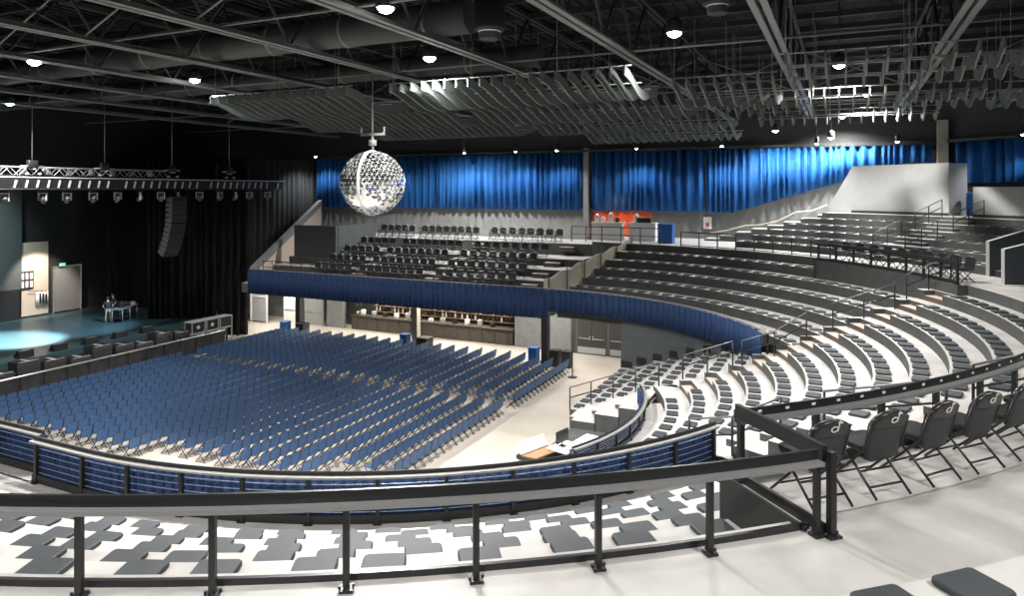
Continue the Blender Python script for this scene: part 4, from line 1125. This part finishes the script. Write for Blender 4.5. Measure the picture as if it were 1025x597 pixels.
for i, (y0, b0, b1) in enumerate(((19.6, 5.6, 13.9), (25.8, 5.6, 14.2), (32.0, 4.6, 14.2), (38.0, 5, 13.5))): cloud(y0, b0, b1, 3.6 if i < 3 else 3.5, 'grey fin baffle cloud at mid hall beside the mirror ball, %s from the camera' % LN[i])
cloud(22.6, 1.9, 5.0, 3.6, 'short grey fin baffle cloud between two roof trusses at mid hall')
for i, (y0, b0, b1) in enumerate(((19.7, -4.6, 1.4), (22.0, -4.6, 1.4), (27.0, -4.4, 4.0), (29.3, -4.4, 4.0), (34.4, -4.0, 3.6))): cloud(y0, b0, b1, 3.6, 'grey short-fin baffle cloud over the rear seats, %s from the camera' % LN[i], .48, 1.95)
for i, (y0, b0, b1) in enumerate(((19.9, -10.8, -5.1), (22.3, -10.8, -5.1), (28.0, -10.8, -5.0), (30.5, -10.5, -5.0))): cloud(y0, b0, b1, 3.6, 'grey short-fin baffle cloud nearest the rear wall, %s from the camera' % LN[i], .48, 1.95)

# ------------------------------------------------------------------ ceiling lamps
LAMPS = []
def lamp(u, v, z, label, power, r=.16, cone=150, col=(1, .97, .93)):
    p = at(u, v, z); lamp_at(p.x, p.y, p.z, label, power, r, cone, col)
def lamp_at(x, y, z, label, power, r=.16, cone=150, col=(1, .97, .93)):
    t = thing('ceiling_downlight', label, 'ceiling light', (x, y, z), 0, 'round ceiling downlights')
    q = MB(); q.lathe([(r * 1.15, .0), (r * 1.2, .02), (r * 1.2, .3), (r * .5, .42)], (0, 0, 0), 0, 16); q.build('housing', 'truss_dark', t)
    q = MB(); q.lathe([(r * .3, -r * .62), (r * .7, -r * .45), (r * .95, -r * .18), (r, .005)], (0, 0, 0), 0, 16); q.build('lens', 'lens', t)
    q = MB(); q.rod((0, 0, .4), (0, 0, max(.5, CEIL - z)), .02, 0, 6); q.build('stem', 'truss_dark', t)
    ld = bpy.data.lights.new('downlight_beam', 'SPOT'); ld.energy = power; ld.spot_size = R(cone); ld.spot_blend = .6; ld.shadow_soft_size = r; ld.color = col
    lo = bpy.data.objects.new('downlight_beam', ld); COL.objects.link(lo); lo.location = (x, y, z - r * .7 - .03); ld.shadow_soft_size = .1 if r < .2 else .3
PW = 7200
lamp(386, 8, 4.25, 'brightest round ceiling lamp at the top above the hall floor', PW * 1.15, .2)
lamp(430, 58, 4.2, 'round ceiling lamp above the middle baffle cloud', PW, .2)
lamp(675, 33, 4.4, 'large round ceiling lamp between two roof trusses', PW * .5, .2)
lamp(840, 65, 4.3, 'round ceiling lamp behind the rear baffle fins', PW * .5, .2)
lamp(868, 95, 4.3, 'round ceiling lamp over the upper seating, behind the first rear one', PW * .6)
lamp(843, 117, 4.1, 'small round ceiling lamp low among the rear baffles', PW * .45)
lamp(776, 131, 3.4, 'small round lamp under the baffles near the blue curtain', PW * .25)
lamp(832, 138, 2.95, 'small round lamp just before the rising blue curtain', PW * .12)
lamp(195, 80, 4.3, 'round ceiling lamp at the end of the stage side baffle cloud', PW * 1.25, .2)
lamp(10, 104, 4.2, 'round ceiling lamp above the stage truss', PW * .8)
lamp(445, 126, 4.2, 'small round ceiling lamp beyond the mirror ball', PW * .9)
# wall wash lamps along the far curtains
for (x, lab) in ((-37.6, 'wash lamp at the stage end of the blue curtains'), (-31.5, 'wash lamp behind the mirror ball'), (-24.2, 'wash lamp above the middle loge chairs'), (-20.2, 'wash lamp above the curve-end loge chairs'), (-17.2, 'wash lamp beside the wall pillar'), (-11.8, 'wash lamp above the white counters'), (-6.6, 'wash lamp over the end of the concourse curtain'), (-1.4, 'wash lamp over the rising curtain hem'), (2.6, 'wash lamp before the light grey block curtain')):
    lamp_at(x, FW - 2.2, zz(2.6), lab, 560, .1, 130, (.93, .97, 1))
for (x, y, lab) in ((7.6, 40.0, 'wash lamp over the low grey block'), (12.0, 35.6, 'wash lamp at the far corner curtain')):
    lamp_at(x, y, zz(2.6), lab, 520, .1, 130, (.93, .97, 1))
# added fill lamps of the same build over the near seats and the hall floor, above and behind the camera
for k, (x, y) in enumerate(((-6, 3), (5, 4), (-14, 5), (3, 13), (-9, 11), (-24, 14), (-1, -4), (10, 20), (-12, -3))):
    lamp_at(x, y, zz(4.2), 'added fill lamp over the near side seating, %s along' % nth(k + 1), PW * (.10, .42, .14, .13, .2, .6, .60, .18, .48)[k], .2)
# under-balcony and bar lamps
def area(name, loc, rot, e, sx, sy, col):
    ld = bpy.data.lights.new(name, 'AREA'); ld.energy = e; ld.shape = 'RECTANGLE'; ld.size = sx; ld.size_y = sy; ld.color = col
    o = bpy.data.objects.new(name, ld); COL.objects.link(o); o.location = loc; o.rotation_euler = rot; return o
for i, (x, y, w, e, c, nm) in enumerate(((-40.5, 41.2, 3, 210, (1, .95, .88), 'before the stage side doors'), (-32.5, 40.8, 3, 230, (1, .93, .84), 'before the plant end of the bar'), (-24.5, 40.8, 3, 230, (1, .93, .84), 'before the middle of the bar'), (-17.5, 41.4, 3, 150, (1, .95, .9), 'before the grey wall by the doors'), (-12.5, 38.5, 3, 130, (1, .95, .9), 'before the dark double doors'))):
    t = thing('panel_light', 'flat ceiling panel light under the balcony %s' % nm, 'ceiling light', (x, y, zz(-6.43)), 0, 'panel lights under the balcony')
    q = MB(); q.box((0, 0, -.03), (w, .5, .06)); q.build('housing', 'white_paint', t); q = MB(); q.box((0, 0, -.068), (w - .1, .4, .012)); q.build('diffuser', 'lens', t)
    area('panel_beam', (x, y, zz(-6.42) - .09), (0, 0, 0), e, w, .4, c)
t = thing('bar_strip_light', 'warm strip light above the back bar bottles', 'strip light', (-27.2, 44.6, 3.6)); q = MB(); q.box((0, 0, 0), (12, .08, .06)); q.build('tube', 'lens', t)
area('bar_beam', (-27.2, 44.55, 3.55), (0, 0, 0), 420, 12, .15, (1, .86, .70))
# stage lamps (from the truss), backstage lamp, added screen fill, red lamp at the counter, stair lamps
def spot(name, loc, tgt, e, cone, col, blend=.5, r=.1):
    ld = bpy.data.lights.new(name, 'SPOT'); ld.energy = e; ld.spot_size = R(cone); ld.spot_blend = blend; ld.color = col; ld.shadow_soft_size = r
    o = bpy.data.objects.new(name, ld); COL.objects.link(o); o.location = loc; d = Vector(tgt) - Vector(loc); o.rotation_euler = d.to_track_quat('-Z', 'Y').to_euler(); return o
p = at(20, 342, -9.4)
spot('stage_beam', (TX - .1, 27, TZ - .8), (p.x - .5, p.y, SZ), 90000, 30, (.9, 1, .97), .7)
spot('stage_beam', (TX - .1, 31, TZ - .8), (-47.5, 30, SZ), 9000, 44, (.6, .85, 1), .8)
spot('backstage_beam', (BS + 3.0, 31.2, zz(-4.5)), (BS, 31.8, zz(-7.2)), 1300, 80, (1, .86, .74), .5)
spot('screen_fill', (-47, 24, zz(1.5)), (-54, 25, zz(-3)), 5000, 80, (.75, .95, .95), .7)  # added fill to brighten the grey screen, no fixture behind it
spot('counter_beam', (-13.6, 43.6, zz(-.6)), (-13.4, FW, zz(-1.9)), 160, 110, (1, .22, .08), .7)
for k in (0, 2, 4, 6, 8, 10):
    r, z = CR(k); x, y = PT(r - .3, 23.6); pass
# ------------------------------------------------------------------ camera and look
cam = bpy.data.cameras.new('camera'); co = bpy.data.objects.new('camera', cam); COL.objects.link(co)
co.location = (0, 0, EYE); co.rotation_euler = (R(90), 0, atan2(K1, K2))
cam.sensor_width = 36; cam.lens = 36 * 700 / 1025; cam.shift_y = -(298.5 - 190) / 1025; cam.clip_end = 300; cam.clip_start = .05
SC.camera = co
w = bpy.data.worlds.new('world'); SC.world = w; w.use_nodes = True
w.node_tree.nodes['Background'].inputs['Color'].default_value = (.02, .022, .025, 1)
SC.view_settings.view_transform = 'Standard'; SC.view_settings.look = 'None'; SC.view_settings.gamma = 1; SC.view_settings.exposure = 0.0
SC.view_settings.use_curve_mapping = False
SC.cycles.max_bounces = 6; SC.cycles.diffuse_bounces = 4; SC.cycles.glossy_bounces = 3
